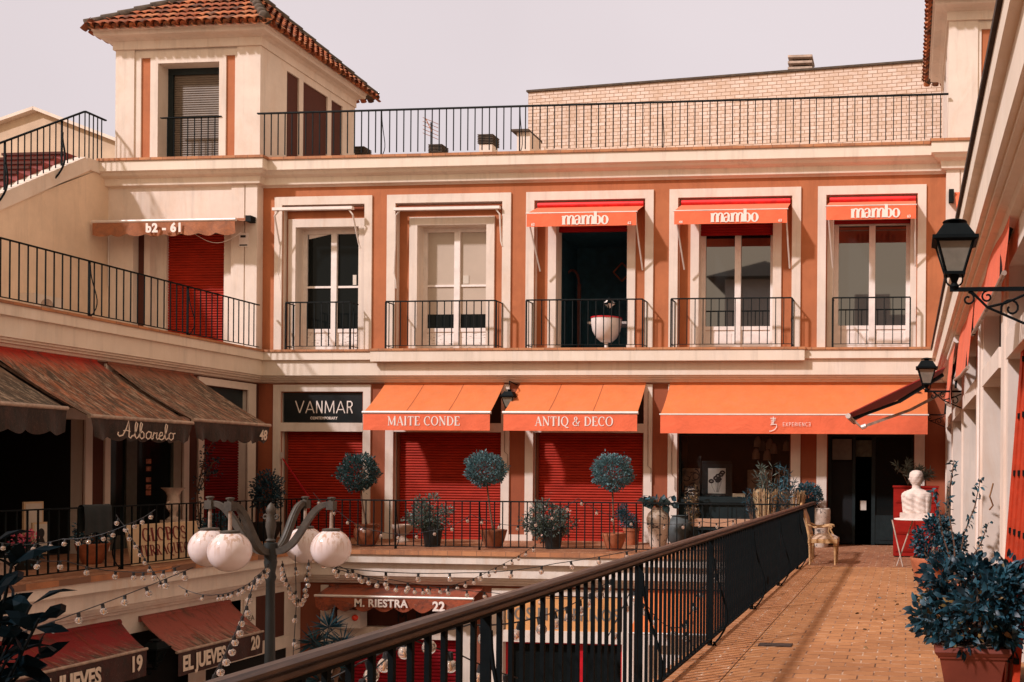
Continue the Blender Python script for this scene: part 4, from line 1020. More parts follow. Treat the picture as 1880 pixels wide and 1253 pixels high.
# script lettering as pen strokes
SC={'A':(.95,[([(.02,.34),(-.02,.22),(.08,.12),(.28,.18),(.48,.55),(.62,1.0),(.66,.55),(.64,.1),(.74,.04),(.86,.2)],.08),([(.3,.42),(.5,.46),(.72,.40)],.06)]),
'l':(.34,[([(.0,.15),(.18,.5),(.25,.86),(.16,.96),(.1,.75),(.1,.15),(.18,.03),(.32,.15)],.075)]),
'b':(.46,[([(.0,.15),(.16,.5),(.24,.86),(.15,.96),(.1,.75),(.09,.12),(.2,.02),(.34,.12),(.34,.34),(.24,.44),(.14,.36)],.075)]),
'a':(.5,[([(.36,.40),(.2,.46),(.06,.32),(.06,.12),(.16,.02),(.3,.1),(.37,.3)],.075),([(.38,.44),(.35,.12),(.42,.03),(.52,.12)],.075)]),
'r':(.4,[([(.0,.14),(.1,.44),(.13,.36),(.28,.42),(.24,.12),(.3,.03),(.42,.12)],.075)]),
'e':(.4,[([(.06,.2),(.28,.3),(.26,.44),(.14,.44),(.05,.26),(.08,.06),(.22,.02),(.4,.14)],.075)]),
'o':(.46,[([(.2,.46),(.06,.36),(.06,.12),(.2,.02),(.34,.14),(.34,.36),(.2,.46),(.34,.4),(.48,.44)],.075)])}
SC={k:(w,[(p_,[t__]*len(p_)) for p_,t__ in st]) for k,(w,st) in SC.items()}
gtext('Albarelo',.29,SC,m_letter2,aw,(-14.2+1.65+.06,15.08,1.965),(0,1,0),(0,0,1),width=1.22,space=-.04)
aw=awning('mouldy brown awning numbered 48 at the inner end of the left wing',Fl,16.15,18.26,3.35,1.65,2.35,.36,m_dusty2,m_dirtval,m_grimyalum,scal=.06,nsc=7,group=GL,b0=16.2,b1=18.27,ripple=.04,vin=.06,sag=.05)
btext('48',.27,m_letter2,aw,(-14.2+1.65+.06,18.0,2.06),(0,1,0),(0,0,1),sx=.8,offset=.006,shear=.15)
# lower awnings
GW='dark red awnings of the lower left shops'
def lowaw(label,y0,y1,yb0,yb1,zt,zb,p,vh,mc,txt,num,ty,ny_):
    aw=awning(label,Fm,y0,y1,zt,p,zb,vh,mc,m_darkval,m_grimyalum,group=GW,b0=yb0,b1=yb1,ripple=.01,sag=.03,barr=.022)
    if txt: btext(txt,.31,m_letter2,aw,(-11.6+p+.03,ty,zb-vh+.06),(0,1,0),(0,0,1),sx=.70,offset=.012)
    btext(num,.30,m_letter2,aw,(-11.6+p+.03,ny_,zb-vh+.10),(0,1,0),(0,0,1),sx=.72,offset=.010)
    return aw
def solve(px,py,X): return onX(px,py,X)
P20=.80
print('AW20 top',solve(260,1138,-11.55),solve(425,1107,-11.55),'bar',solve(325,1198,-11.6+P20),solve(482,1161,-11.6+P20),'val',solve(325,1238,-11.6+P20),solve(481,1202,-11.6+P20))
print('AW19 top',solve(33,1177,-11.55),solve(224,1145,-11.55),'bar',solve(53,1241,-11.6+P20),solve(268,1193,-11.6+P20),'val',solve(270,1239,-11.6+P20))
lowaw('dark red lower awning lettered EL JUEVES and numbered 19',11.0,13.48,10.95,13.04,-.79,-1.09,P20,.37,m_redcan,'EL JUEVES','19',onX(128,1235,-10.8)[0],onX(247,1220,-10.8)[0])
lowaw('faded red lower awning lettered EL JUEVES and numbered 20',13.85,15.84,13.65,15.58,-.80,-1.25,P20,.35,m_faded,'EL JUEVES','20',onX(373,1210,-10.8)[0],onX(466,1188,-10.8)[0])
# M. RIESTRA awning
aw=awning('rust stained scalloped awning lettered M. RIESTRA 22 in the lower front row',Fc,-11.0,-7.95,-.74,.46,-.87,.27,m_rust,m_rust,m_alum,scal=.09,nsc=8,seams=4,arms=False,ripple=.02,barr=.026,sag=.0)
btext('M. RIESTRA',.20,m_letter,aw,(-9.70,Fc.b-.50,-1.05),(1,0,0),(0,0,1),offset=.006,space=1.05)
btext('22',.24,m_letter,aw,(-8.58,Fc.b-.50,-1.10),(1,0,0),(0,0,1),offset=.008)
aw=awning('plain orange awning of the lower front row, seen through the walkway railing',Fc,-4.85,-2.7,-.74,.95,-1.35,.0,m_orange,m_coral,m_alum,seams=2,barr=.02)
# right wing: drooping orange cloths along the wall and an extended red one
def hang(label,y0,y1,zt,zb0,zb1,x0,x1,mat,seed):
    t=thing('awning',label,'awning',(x0,(y0+y1)/2,zt),'awnings of the right wing')
    nx,ny=26,10;vs=[]
    for j in range(ny+1):
        v=j/ny
        for i in range(nx+1):
            u=i/nx;y=y0+(y1-y0)*u;zb=zb0+(zb1-zb0)*u
            x=x0+(x1-x0)*v+.015*math.sin(math.pi*v)*math.sin(u*9+seed)
            z=zt+(zb-zt)*v-.03*math.sin(math.pi*u)*v
            vs.append((x,y,z))
    MB().add(vs,[(j*(nx+1)+i,j*(nx+1)+i+1,(j+1)*(nx+1)+i+1,(j+1)*(nx+1)+i) for j in range(ny) for i in range(nx)]).build('canopy',mat,t,smooth=2)
    mb=MB();mb.tube([(x0+.02,y0-.1,zt+.03),(x0+.02,y1+.1,zt+.03)],.05,12);mb.build('roller_case',m_white,t,True)
    mb=MB();mb.tube([(x1,y0-.05,zb0),(x1,(y0+y1)/2,(zb0+zb1)/2-.02),(x1,y1+.05,zb1)],.02,8);mb.build('front_bar',m_grimyalum,t)
    for y in(y0+.15,y1-.15):
        mb=MB();mb.bar((x0+.06,y,zt-.1),(x1+.05,y+.5,(zt+zb0)/2),.035);mb.bar((x1+.05,y+.5,(zt+zb0)/2),(x1,y,zb0+.02),.03);mb.build('folding_arm',m_iron2,t)
    return t
hang('nearest bright orange awning hanging slack along the right wall behind the big lantern',7.25,10.6,3.56,2.96,3.0,.735,.69,m_slack,1)
hang('second orange awning cloth hanging slack further along the right wall',10.8,13.6,3.5,2.66,2.8,.72,.65,m_slack,3)
hang('small orange pointed cloth hanging at the far end of the right wall',13.9,16.0,3.35,2.45,2.7,.66,.60,m_coral,5)
t=thing('awning','dark red awning stretched out over the walkway, seen edge on from below','awning',(.6,17,3.3),'awnings of the right wing')
mb=MB();Y0,Y1=16.6,18.6
def rq(mb,xa,za,xb,zb,th): 
    mb.add([(xa,Y0,za),(xb,Y0,zb),(xb,Y1,zb),(xa,Y1,za),(xa,Y0,za+th),(xb,Y0,zb+th),(xb,Y1,zb+th),(xa,Y1,za+th)],[(3,2,1,0),(4,5,6,7),(0,1,5,4),(1,2,6,5),(2,3,7,6),(3,0,4,7)])
rq(mb,.62,3.28,-.98,2.50,.02);mb.build('canopy',m_redplain,t)
mb=MB();mb.tube([(-1.0,Y0-.03,2.47),(-1.0,Y1+.03,2.47)],.045,10);mb.build('front_bar',m_alum,t)
mb=MB();mb.bar((.6,Y0+.1,3.18),(-.15,Y0+.15,2.72),.06);mb.bar((-.15,Y0+.15,2.72),(-.95,Y0+.1,2.42),.05);mb.build('folding_arm',m_iron2,t)
mb=MB();mb.bar((.7,Y0+.5,2.95),(0.05,Y0+.4,2.60),.05);mb.bar((.05,Y0+.4,2.60),(-.78,Y0+.1,2.28),.045);mb.bar((-.78,Y0+.1,2.28),(-.95,Y0+.05,2.44),.03);mb.build('folding_arm',m_grimyalum,t)
mb=MB();mb.tube([(-.78,Y0+.1,2.28),(-.70,Y0+.1,2.31)],.04,8);mb.build('arm_tip',m_alum,t)
# ladder like red panels leaning on the right wall
t=thing('folded_shutter_panels','red painted folding panels with dark buckles leaning against the right wall','shutter panels',(.72,6.1,0))
z1=2.62
for k,(y,xb,xt) in enumerate(((7.40,.675,.89),(7.20,.685,.90),(6.99,.695,.91),(6.78,.705,.92))):
    mb=MB();mb.add([(xb,y-.12,0.01),(xb+.05,y-.12,.01),(xb+.05,y+.06,.01),(xb,y+.06,.01),(xt-.03,y-.12+.05,z1),(xt+.02,y-.07,z1),(xt+.02,y+.10,z1),(xt-.03,y+.10,z1)],[(0,3,2,1),(4,5,6,7),(0,1,5,4),(1,2,6,5),(2,3,7,6),(3,0,4,7)])
    pn=mb.build('panel',m_redpanel,t);mb=MB()
    for q in range(6):
        zz=.25+q*.42;x=xb+(xt-.03-xb)*zz/z1;mb.box(x-.006,x+.034,y-.135+.05*zz/z1,y-.118+.05*zz/z1,zz-.02,zz+.02)
    mb.build('buckle',m_iron2,pn)
# red awning scrap on right tower bay
t=thing('awning','short coral awning half hidden behind the roof edge at the upper right bay','awning',(1.2,20.1,7.0))
mb=MB();mb.add([(.92,20.08,7.22),(2.4,20.08,7.22),(2.4,19.75,6.80),(.95,19.75,6.80)],[(0,1,2,3)]);mb.build('canopy',m_coral,t)
mb=MB();mb.box(.95,2.4,19.73,19.75,6.70,6.80);mb.build('front_bar',m_white,t)
mb=MB();mb.box(.80,.90,19.95,20.1,7.0,7.25);mb.build('winding_gear',m_iron2,t)
# ================================================================== RAILINGS
z0=8.23
posts=[FX(x,20.05,250)-(-14.1) for x in(700,954,1216,1486)]
railing('roof_railing','long thin black railing along the roof terrace edge against the sky',(-14.1,20.05),(.78,20.05),z0,.99,.158,posts,bw=.018,top=(.05,.028),scroll=-1,bottom=False,ends=False,mat=m_iron2)
g='black balcony railings of the tall windows'
for i,(c,hw,p,lb) in enumerate(((-12.63,.73,.33,'balcony railing in front of the narrow dark window beside the left corner'),(-9.87,1.22,.35,'balcony railing in front of the window with closed cream blinds'),(-6.74,1.25,.36,'balcony railing in front of the open window with the white egg seat'),(-3.63,1.26,.36,'balcony railing in front of the window with the longest red slat blind'),(-.75,.79,.30,'balcony railing in front of the rightmost window lettered mambo'))):
    Y=FY-p
    t=railing('balcony_railing',lb,(c-hw,Y),(c+hw,Y),ZT+.005,1.02,.158,(),bw=.017,top=(.045,.024),group=g,bottom=False,mat=m_iron2)
    for s in(-1,1):
        mb=MB();mb.bar((c+s*hw,Y,ZT+1.005),(c+s*hw,FY-.03,ZT+1.005),.03,.016);mb.bar((c+s*hw,Y+.13,ZT+.005),(c+s*hw,Y+.13,ZT+1.0),.013);mb.bar((c+s*hw,FY-.05,ZT+.005),(c+s*hw,FY-.05,ZT+1.0),.013);mb.bar((c+s*hw,Y,ZT+.07),(c+s*hw,FY-.03,ZT+.07),.02,.012);mb.build('side_return',m_iron2,t)
    mb=MB();mb.bar((c-hw,Y,ZT+.07),(c+hw,Y,ZT+.07),.02,.012);mb.build('bottom_rail',m_iron2,t)
y0r=11.2
railing('upper_terrace_railing','black railing along the roof terrace of the left wing',(-14.0,20.0),(-14.0,y0r),ZT,.98,.158,[20.0-onX(x,500,-14)[0] for x in(345,164)],bw=.016,scroll=-1,mat=m_iron,ends=False)
# stair rail sloping then level
a=Vector((SX-.05,13.2,zst(13.2)+.02));b=Vector((SX-.05,19.55,8.19));c=Vector((SX-.05,20.1,8.19))
t=thing('stair_railing','black sloping railing on the outside stair wall of the left wing','railing',(SX,17,7))
H=.98
mb=MB();mb.bar(a+Vector((0,0,H)),b+Vector((0,0,H)),.05,.03);mb.bar(b+Vector((0,0,H)),c+Vector((0,0,H)),.05,.03);mb.build('handrail',m_iron,t)
n=44
for k in range(n+1):
    p=a.lerp(b,k/n)
    if k%9==4 : 
        mb=MB();mb.bar(p,p+Vector((0,0,H)),.04,.016);mb.build('post',m_iron,t)
        mb=MB();mb.tube([p+Vector((.02+.26*math.sin(u*2.9)*(u**.6),-.25*u,.72-1.05*u)) for u in[i/10 for i in range(11)]]+[p+Vector((.06,-.42,-.40))],.018,6);mb.build('scroll_bracket',m_iron,t)
    else:
        mb=MB();mb.bar(p,p+Vector((0,0,H)),.016);mb.build('baluster',m_iron,t)
for k in range(1,5):
    p=b.lerp(c,k/5);mb=MB();mb.bar(p,p+Vector((0,0,H)),.016);mb.build('baluster',m_iron,t)
# tower window rail
Yt=20.16;x0=FX(295,Yt,250);x1=FX(407,Yt,250)
railing('tower_window_railing','short black railing across the left tower window',(x0,Yt),(x1,Yt),8.24,.98,.15,(),bw=.015,bottom=False,mat=m_iron,ends=False)
# terrace rails
posts=[FX(x,17.75,950)-(-11.5) for x in(726,880,1168)]
railing('terrace_railing','black railing with slim handrail along the far terrace in front of the potted trees',(-11.5,17.75),(-1.68,17.75),0,.93,.157,posts,bw=.017,top=(.05,.026),scroll=-1,mat=m_iron2)
railing('terrace_railing','black railing of the left terrace in front of the globe lamp',(-11.5,17.72),(-11.5,5.5),0,.94,.157,[17.72-onX(x,1000,-11.5)[0] for x in(224,)]+[8.2],bw=.018,scroll=1,mat=m_iron)
railing('walkway_railing','near railing with broad worn brown handrail beside the brick walkway',(-1.68,2.1),(-1.68,17.72),0,.955,.122,[3.8-2.1,6.08-2.1,8.33-2.1,10.6-2.1,12.85-2.1,15.1-2.1],bw=.019,wood=True,scroll=1,limit=92)
# ================================================================== PLANTS
def leaf(mb,p,d,L,W,rnd,curl=.25,fold=.25):
    d=d.normalized();r=Vector((rnd.uniform(-1,1),rnd.uniform(-1,1),rnd.uniform(-.3,1)))
    s=d.cross(r)
    if s.length<1e-3:s=Vector((1,0,0))
    s.normalize();n=s.cross(d).normalized()
    if n.z<0:n=-n
    m=p+d*(L*.5)+n*(L*curl*.4);t=p+d*L-n*(L*curl*.5)
    mb.add([p,p+d*(L*.38)+s*(W*.5)+n*(W*fold),p+d*(L*.38)-s*(W*.5)+n*(W*fold),m,t,p+d*(L*.72)+s*(W*.36)+n*(W*fold*.3),p+d*(L*.72)-s*(W*.36)+n*(W*fold*.3)],
      [(0,1,3),(0,3,2),(1,5,3),(2,3,6),(5,4,3),(6,3,4)])
def leafsm(mb,p,d,L,W,rnd,fold=.3):
    d=d.normalized();r=Vector((rnd.uniform(-1,1),rnd.uniform(-1,1),rnd.uniform(-.3,1)));s=d.cross(r)
    if s.length<1e-3:s=Vector((1,0,0))
    s.normalize();n=s.cross(d).normalized()
    if n.z<0:n=-n
    mb.add([p,p+d*(L*.5)+s*(W*.5)+n*(W*fold),p+d*L,p+d*(L*.5)-s*(W*.5)+n*(W*fold)],[(0,1,2),(0,2,3)])
def rdir(rnd):
    while 1:
        v=Vector((rnd.uniform(-1,1),rnd.uniform(-1,1),rnd.uniform(-1,1)))
        if .05<v.length<1:return v.normalized()
def cloud(c,rad,n,L,W,seed,inner=.45,big=False,gap=0,up=.2,clumps=0,cr=.3):
    rnd=random.Random(seed);mb=MB();c=V3(c);R_=Vector(rad)
    cl=[]
    for k in range(clumps):
        v=rdir(rnd);rr=rnd.uniform(.45,.95);cl.append(Vector((v.x*R_.x,v.y*R_.y,v.z*R_.z))*rr)
    for k in range(n):
        if clumps:
            o=rnd.choice(cl);v=rdir(rnd);q=Vector((v.x*R_.x,v.y*R_.y,v.z*R_.z))*cr*rnd.uniform(.2,1);pos=o+q;dd=(q.normalized()+o.normalized()*.6+rdir(rnd)*.5+Vector((0,0,up)))
        else:
            v=rdir(rnd);rr=inner+(1-inner)*rnd.random()**.6;rr*=1+.11*math.sin(v.x*5+seed)*math.cos(v.z*6+seed*2)+.07*math.sin(v.x*13+v.y*9+seed*3)*math.sin(v.z*11+seed)
            if rnd.random()<.02: rr*=1.18
            pos=Vector((v.x*R_.x,v.y*R_.y,v.z*R_.z))*rr;dd=v+rdir(rnd)*.8+Vector((0,0,up))
        l=L*rnd.uniform(.65,1.2)
        (leaf if big else leafsm)(mb,c+pos,dd,l,W*rnd.uniform(.75,1.2),rnd)
    return mb,cl
def stems(base,targets,r0,r1,seed,wob=.05):
    rnd=random.Random(seed);mb=MB()
    for tg in targets:
        b=V3(base);t=V3(tg);pts=[b.lerp(t,u)+Vector((rnd.uniform(-wob,wob),rnd.uniform(-wob,wob),0))*math.sin(u*3.1) for u in(0,.33,.66,1)]
        mb.tube(pts,[r0,r0*.8,(r0+r1)/2,r1],5)
    return mb
POTS={
 'belly':[(.10,0),(.13,.02),(.19,.12),(.215,.22),(.205,.30),(.18,.335),(.20,.36),(.205,.385),(.175,.385),(.165,.34),(.01,.33)],
 'bowl':[(.13,.0),(.15,.03),(.20,.14),(.235,.27),(.245,.31),(.255,.34),(.25,.355),(.225,.355),(.215,.30),(.01,.29)],
 'cone':[(.12,0),(.125,.01),(.165,.30),(.18,.30),(.185,.36),(.165,.36),(.155,.31),(.01,.31)],
 'vase':[(.15,0),(.16,.02),(.19,.2),(.225,.45),(.235,.58),(.20,.68),(.15,.73),(.14,.76),(.165,.80),(.15,.80),(.125,.76),(.01,.74)],
 'tallvase':[(.17,0),(.18,.03),(.20,.3),(.225,.6),(.235,.75),(.22,.84),(.18,.86),(.17,.80),(.01,.79)],
 'jar':[(.17,0),(.22,.05),(.30,.22),(.32,.38),(.27,.52),(.17,.58),(.16,.62),(.19,.64),(.16,.64),(.01,.6)]}
def pot(t,kind,x,y,s,mat,z=0,sx=1,name='pot',label=None):
    pf=[(r*s,zz*s) for r,zz in POTS[kind]]
    mb=MB();mb.lathe(pf,(x,y,z),28,sx,sx);o=mb.build(name,mat,t,True)
    top=pf[-1][1]
    mb=MB();mb.lathe([(pf[-2][0]*.98,top-.01),(.01,top)],(x,y,z),16);mb.build('soil',m_bark,o)
    return z+top,o
def topiary(px,pyc,rpx,rpy,pxb,pyb,potk,ps,pmat,label,group,lm,stemx=None,seed=1,n=2300,Yoff=0):
    x,y=onZ(pxb,pyb,0);y+=ps*.2
    t=thing('topiary_tree',label,'topiary tree',(x,y,0),group)
    zt,_=pot(t,potk,x,y,ps,pmat)
    cx,cz=onY(px,pyc,y);k=F/(y+.6)
    rx=rpx/k;rz=rpy/k
    mb=MB();mb.tube([(x,y,zt-.02),(x+(cx-x)*.5,y+.01,(zt+cz-rz)/2),(cx,y,cz-rz*.4)],[.022,.017,.014],7);mb.build('trunk',m_bark,t,True)
    mb,_=cloud((cx,y,cz),(rx,rx,rz),n,.062,.034,seed,.5);mb.build('crown',lm,t)
    rnd=random.Random(seed+9);tg=[Vector((cx,y,cz))+Vector((rdir(rnd).x*rx,rdir(rnd).y*rx,rdir(rnd).z*rz))*.7 for _ in range(10)]
    stems((cx,y,cz-rz*.8),tg,.010,.004,seed).build('branches',m_bark,t)
    return t
GT='ball shaped potted trees behind the terrace railing'
topiary(659,868,34,35,662,1005,'belly',1.12,m_glazed,'ball shaped tree with dark crown in a brown glazed pot beside the first red shutter',GT,m_leaf_g,seed=2)
topiary(892,862,36,30,898,1008,'bowl',1.0,m_glazed,'ball shaped tree with pale flattened crown in a glazed bowl before the second shutter',GT,m_leaf_t,seed=3)
topiary(1124,868,36,33,1122,1012,'bowl',.92,m_terrapot,'ball shaped tree on the thinnest stem in an orange clay pot before the third shutter',GT,m_leaf_t,seed=4)
def bush(label,x,y,pots,c,rad,n,L,W,lm,seed,cat='potted plant',name='potted_shrub',group=None,clumps=0,big=False,stemn=7,z=0,cr=.35,up=.2,bark=None):
    t=thing(name,label,cat,(x,y,z),group);zt=z
    for kind,s,mat in pots: zt,_=pot(t,kind,x,y,s,mat,z)
    mb,cl=cloud(c,rad,n,L,W,seed,.25,big,clumps=clumps,cr=cr,up=up);mb.build('foliage',lm,t)
    rnd=random.Random(seed);tg=[Vector(c)+q*.9 for q in cl[:stemn]] if cl else [Vector(c)+Vector((rdir(rnd).x*rad[0],rdir(rnd).y*rad[1],abs(rdir(rnd).z)*rad[2]))*.7 for _ in range(stemn)]
    stems((x,y,zt-.02),tg,.011,.004,seed).build('stems',bark or m_bark,t)
    return t
def P(px,pyb,dy=0):
    x,y=onZ(px,pyb,0);return x,y+dy
# dark bush in the corner
x,y=-13.0,19.2;cx,cz=onY(491,905,y)
bush('dark rounded shrub in the shadowed corner left of the first red shutter',cx,y,[('bowl',1.1,m_blackpot)],(cx,y,cz),(.30,.3,.42),1500,.07,.035,m_leaf_d,11)
x,y=P(787,1005,.15);cx,cz=onY(785,950,y)
bush('loose grey green shrub in a black plastic pot between the first two ball trees',x,y,[('cone',1.15,m_blackpot)],(cx,y,cz+.02),(.48,.28,.38),1700,.06,.036,m_leaf_l,12,clumps=26,cr=.35,stemn=16)
x,y=P(1010,1009,.15);cx,cz=onY(1008,957,y)
bush('broad flowering shrub in a black plastic pot between the second and third ball trees',x,y,[('cone',1.15,m_blackpot)],(cx,y,cz+.02),(.50,.32,.40),3200,.058,.032,m_leaf_l,13,clumps=40,cr=.35,stemn=10)
fb=bpy.data.objects[[q.name for q in bpy.data.objects if q.name.startswith('potted_shrub') and q.parent is None][-1]]
mb,_=cloud((cx,y,cz-.02),(.48,.34,.36),55,.045,.045,88,.7);mb.build('blossoms',plain('pale_pink_petals',(.62,.36,.30),.6),fb)
x,y=P(988,998,.1);zt,o_=0,0
t=thing('clay_pot','small orange clay pot half hidden behind the black plastic pot','pot',(x,y,0));pot(t,'cone',x,y,.85,m_terrapot)
mb,_=cloud((x,y,.42),(.16,.16,.16),260,.05,.03,77,.2);mb.build('foliage',m_leaf,t)
x,y=P(1157,1001,.1);cx,cz=onY(1154,952,y)
bush('blue green feathery shrub in an orange clay pot beside the big painted vase',x,y,[('cone',.95,m_terrapot)],(cx,y,cz),(.25,.22,.36),1400,.05,.022,m_leaf,14,clumps=18,cr=.4)
x,y=P(735,996,.12);t=thing('stone_urn','low pale stone urn on a foot beside the brown glazed pot','urn',(x,y,0))
mb=MB();mb.lathe([(.13,0),(.13,.03),(.06,.09),(.055,.13),(.13,.20),(.20,.28),(.23,.33),(.235,.36),(.2,.36),(.18,.32),(.01,.28)],(x,y,0),28);mb.build('bowl',m_stone,t,True)
# big painted vase with broad leaves
x,y=P(1203,1006,.22);t=thing('painted_vase','tall cream vase with black brush marks holding a broad leaved plant','vase',(x,y,0))
mb=MB();mb.lathe([(r*1.0,z*.98) for r,z in POTS['vase']],(x,y,0),32);mb.build('vase_body',m_vase,t,True)
rnd=random.Random(3);mb=MB();sm=MB()
for k in range(36):
    a=rnd.uniform(0,6.28);el=rnd.uniform(.1,1.6);d=Vector((math.cos(a),math.sin(a)*.6,el));b=Vector((x,y,.74));q=b+d.normalized()*rnd.uniform(.08,.33)+Vector((0,0,.05));sm.tube([b,b.lerp(q,.5)+Vector((0,0,.05)),q],.008,5)
    leaf(mb,q,Vector((d.x,d.y,rnd.uniform(-.9,.1))),rnd.uniform(.15,.23),rnd.uniform(.11,.16),rnd,.3,.1)
mb.build('broad_leaves',m_leaf,t);sm.build('leaf_stalks',m_bark,t)
x,y=P(1241,1000,.25);t=thing('clay_jar','round blue grey clay jar between the painted vase and the dry twig plant','jar',(x,y,0));mb=MB();mb.lathe([(r*.92,z*.92) for r,z in POTS['jar']],(x,y,0),32);mb.build('jar_body',m_jar,t,True)
x,y=P(1266,1000,.2);t=bush('dry brown twig plant with papery leaves left of the bench',x,y,[('cone',.8,m_blackpot)],(x,y,.75),(.20,.2,.46),520,.055,.035,m_leaf_dry,15,clumps=26,cr=.22,stemn=20)
# bench
t=thing('bench','dark bench with a long tan seat cushion under the shop window','bench',(-3.7,19.85,0))
x0,z_=onY(1272,955,19.5);x1,_=onY(1400,955,19.5)
mb=MB();mb.box(x0,x1,19.5,19.95,.40,.54);o=mb.build('seat_cushion',m_cushion,t)
mb=MB();mb.box(x0,x1,19.52,19.95,.33,.395);mb.build('seat_board',m_greypaint,t)
for xx in(x0+.06,x1-.06):
    for yy in(19.56,19.9): 
        mb=MB();mb.box(xx-.03,xx+.03,yy-.03,yy+.03,0,.33);mb.build('leg',m_greypaint,t)
# straw bundles and oleanders
def bundle(px,py0,py1,w,label,seed,Y=19.3):
    x,zt=onY(px,py0,Y);_,zb=onY(px,py1,Y);zb=.28
    t=thing('straw_bundle',label,'dried grass',(x,Y,0),'straw bundles by the shop window');rnd=random.Random(seed);mb=MB()
    for k in range(150):
        a=rnd.uniform(0,6.28);r=rnd.random()**.5;b=Vector((x+math.cos(a)*r*w*.35,Y+math.sin(a)*r*w*.3,zb));tp=Vector((x+math.cos(a)*r*w*.62,Y+math.sin(a)*r*w*.4,zt-rnd.uniform(0,.12)))
        mb.bar(b,tp,.009)
    mb.build('straw',m_straw,t)
    mb=MB();mb.lathe([(w*.38,0),(w*.40,.02),(w*.45,.34),(w*.40,.34),(.01,.3)],(x,Y,0),20);mb.build('planter',m_terrapot,t,True)
bundle(1405,897,950,.42,'left bundle of upright pale straw in front of the shop window',5)
bundle(1452,900,950,.50,'right bundle of upright pale straw beside the small bushy tree',6,19.45)
def oleander(px,pyc,rx,rz,Y,label,seed,lm,n=260,L=.16,group='oleanders in front of the shop window',base=None):
    cx,cz=onY(px,pyc,Y);t=thing('oleander_plant',label,'plant',(cx,Y,base or 0),group);rnd=random.Random(seed);mb=MB();sm=MB();b=Vector((cx,Y,base if base is not None else .3))
    for k in range(12):
        v=rdir(rnd);v.z=abs(v.z)*.8+.1;tip=Vector((cx+v.x*rx*1.0,Y+v.y*rx*.7,cz+(v.z*1.3-.45)*rz*1.2))
        sm.tube([b,b.lerp(tip,.5)+Vector((0,0,.04)),tip],[.008,.006,.004],5)
        for q in range(n//12):
            u=rnd.uniform(.45,1.05);p=b.lerp(tip,u)+Vector((0,0,.04*math.sin(u*3)));leafsm(mb,p,(tip-b).normalized()*.7+rdir(rnd)*.9,L*rnd.uniform(.7,1.1),.022,rnd,.1)
    mb.build('narrow_leaves',lm,t);sm.build('stems',m_bark,t)
oleander(1408,880,.26,.30,19.35,'silvery narrow leaved plant rising above the left straw bundle',21,m_leaf_l)
oleander(1432,893,.30,.42,19.2,'dark narrow leaved plant between the two straw bundles',22,m_leaf,360)
oleander(1385,915,.22,.2,19.3,'low dark plant leaning left of the straw bundles',23,m_leaf_d,180)
# small tree in tall painted pot by the door
x,y=P(1505,1006,.2);t=thing('painted_pot_tree','small bushy blue green tree in a tall painted pot behind the gilt chair','potted tree',(x,y,0))
mb=MB();mb.lathe([(r*.86,z*.92) for r,z in POTS['tallvase']],(x,y,0),32);mb.build('pot',m_vase,t,True)
cx,cz=onY(1484,909,y);mb,_=cloud((cx,y,cz),(.28,.26,.24),1500,.06,.034,31,.3);mb.build('crown',m_leaf,t)
stems((x,y,.72),[(cx-.1,y,cz),(cx+.1,y,cz+.1),(cx,y,cz)],.012,.005,4).build('stems',m_bark,t)
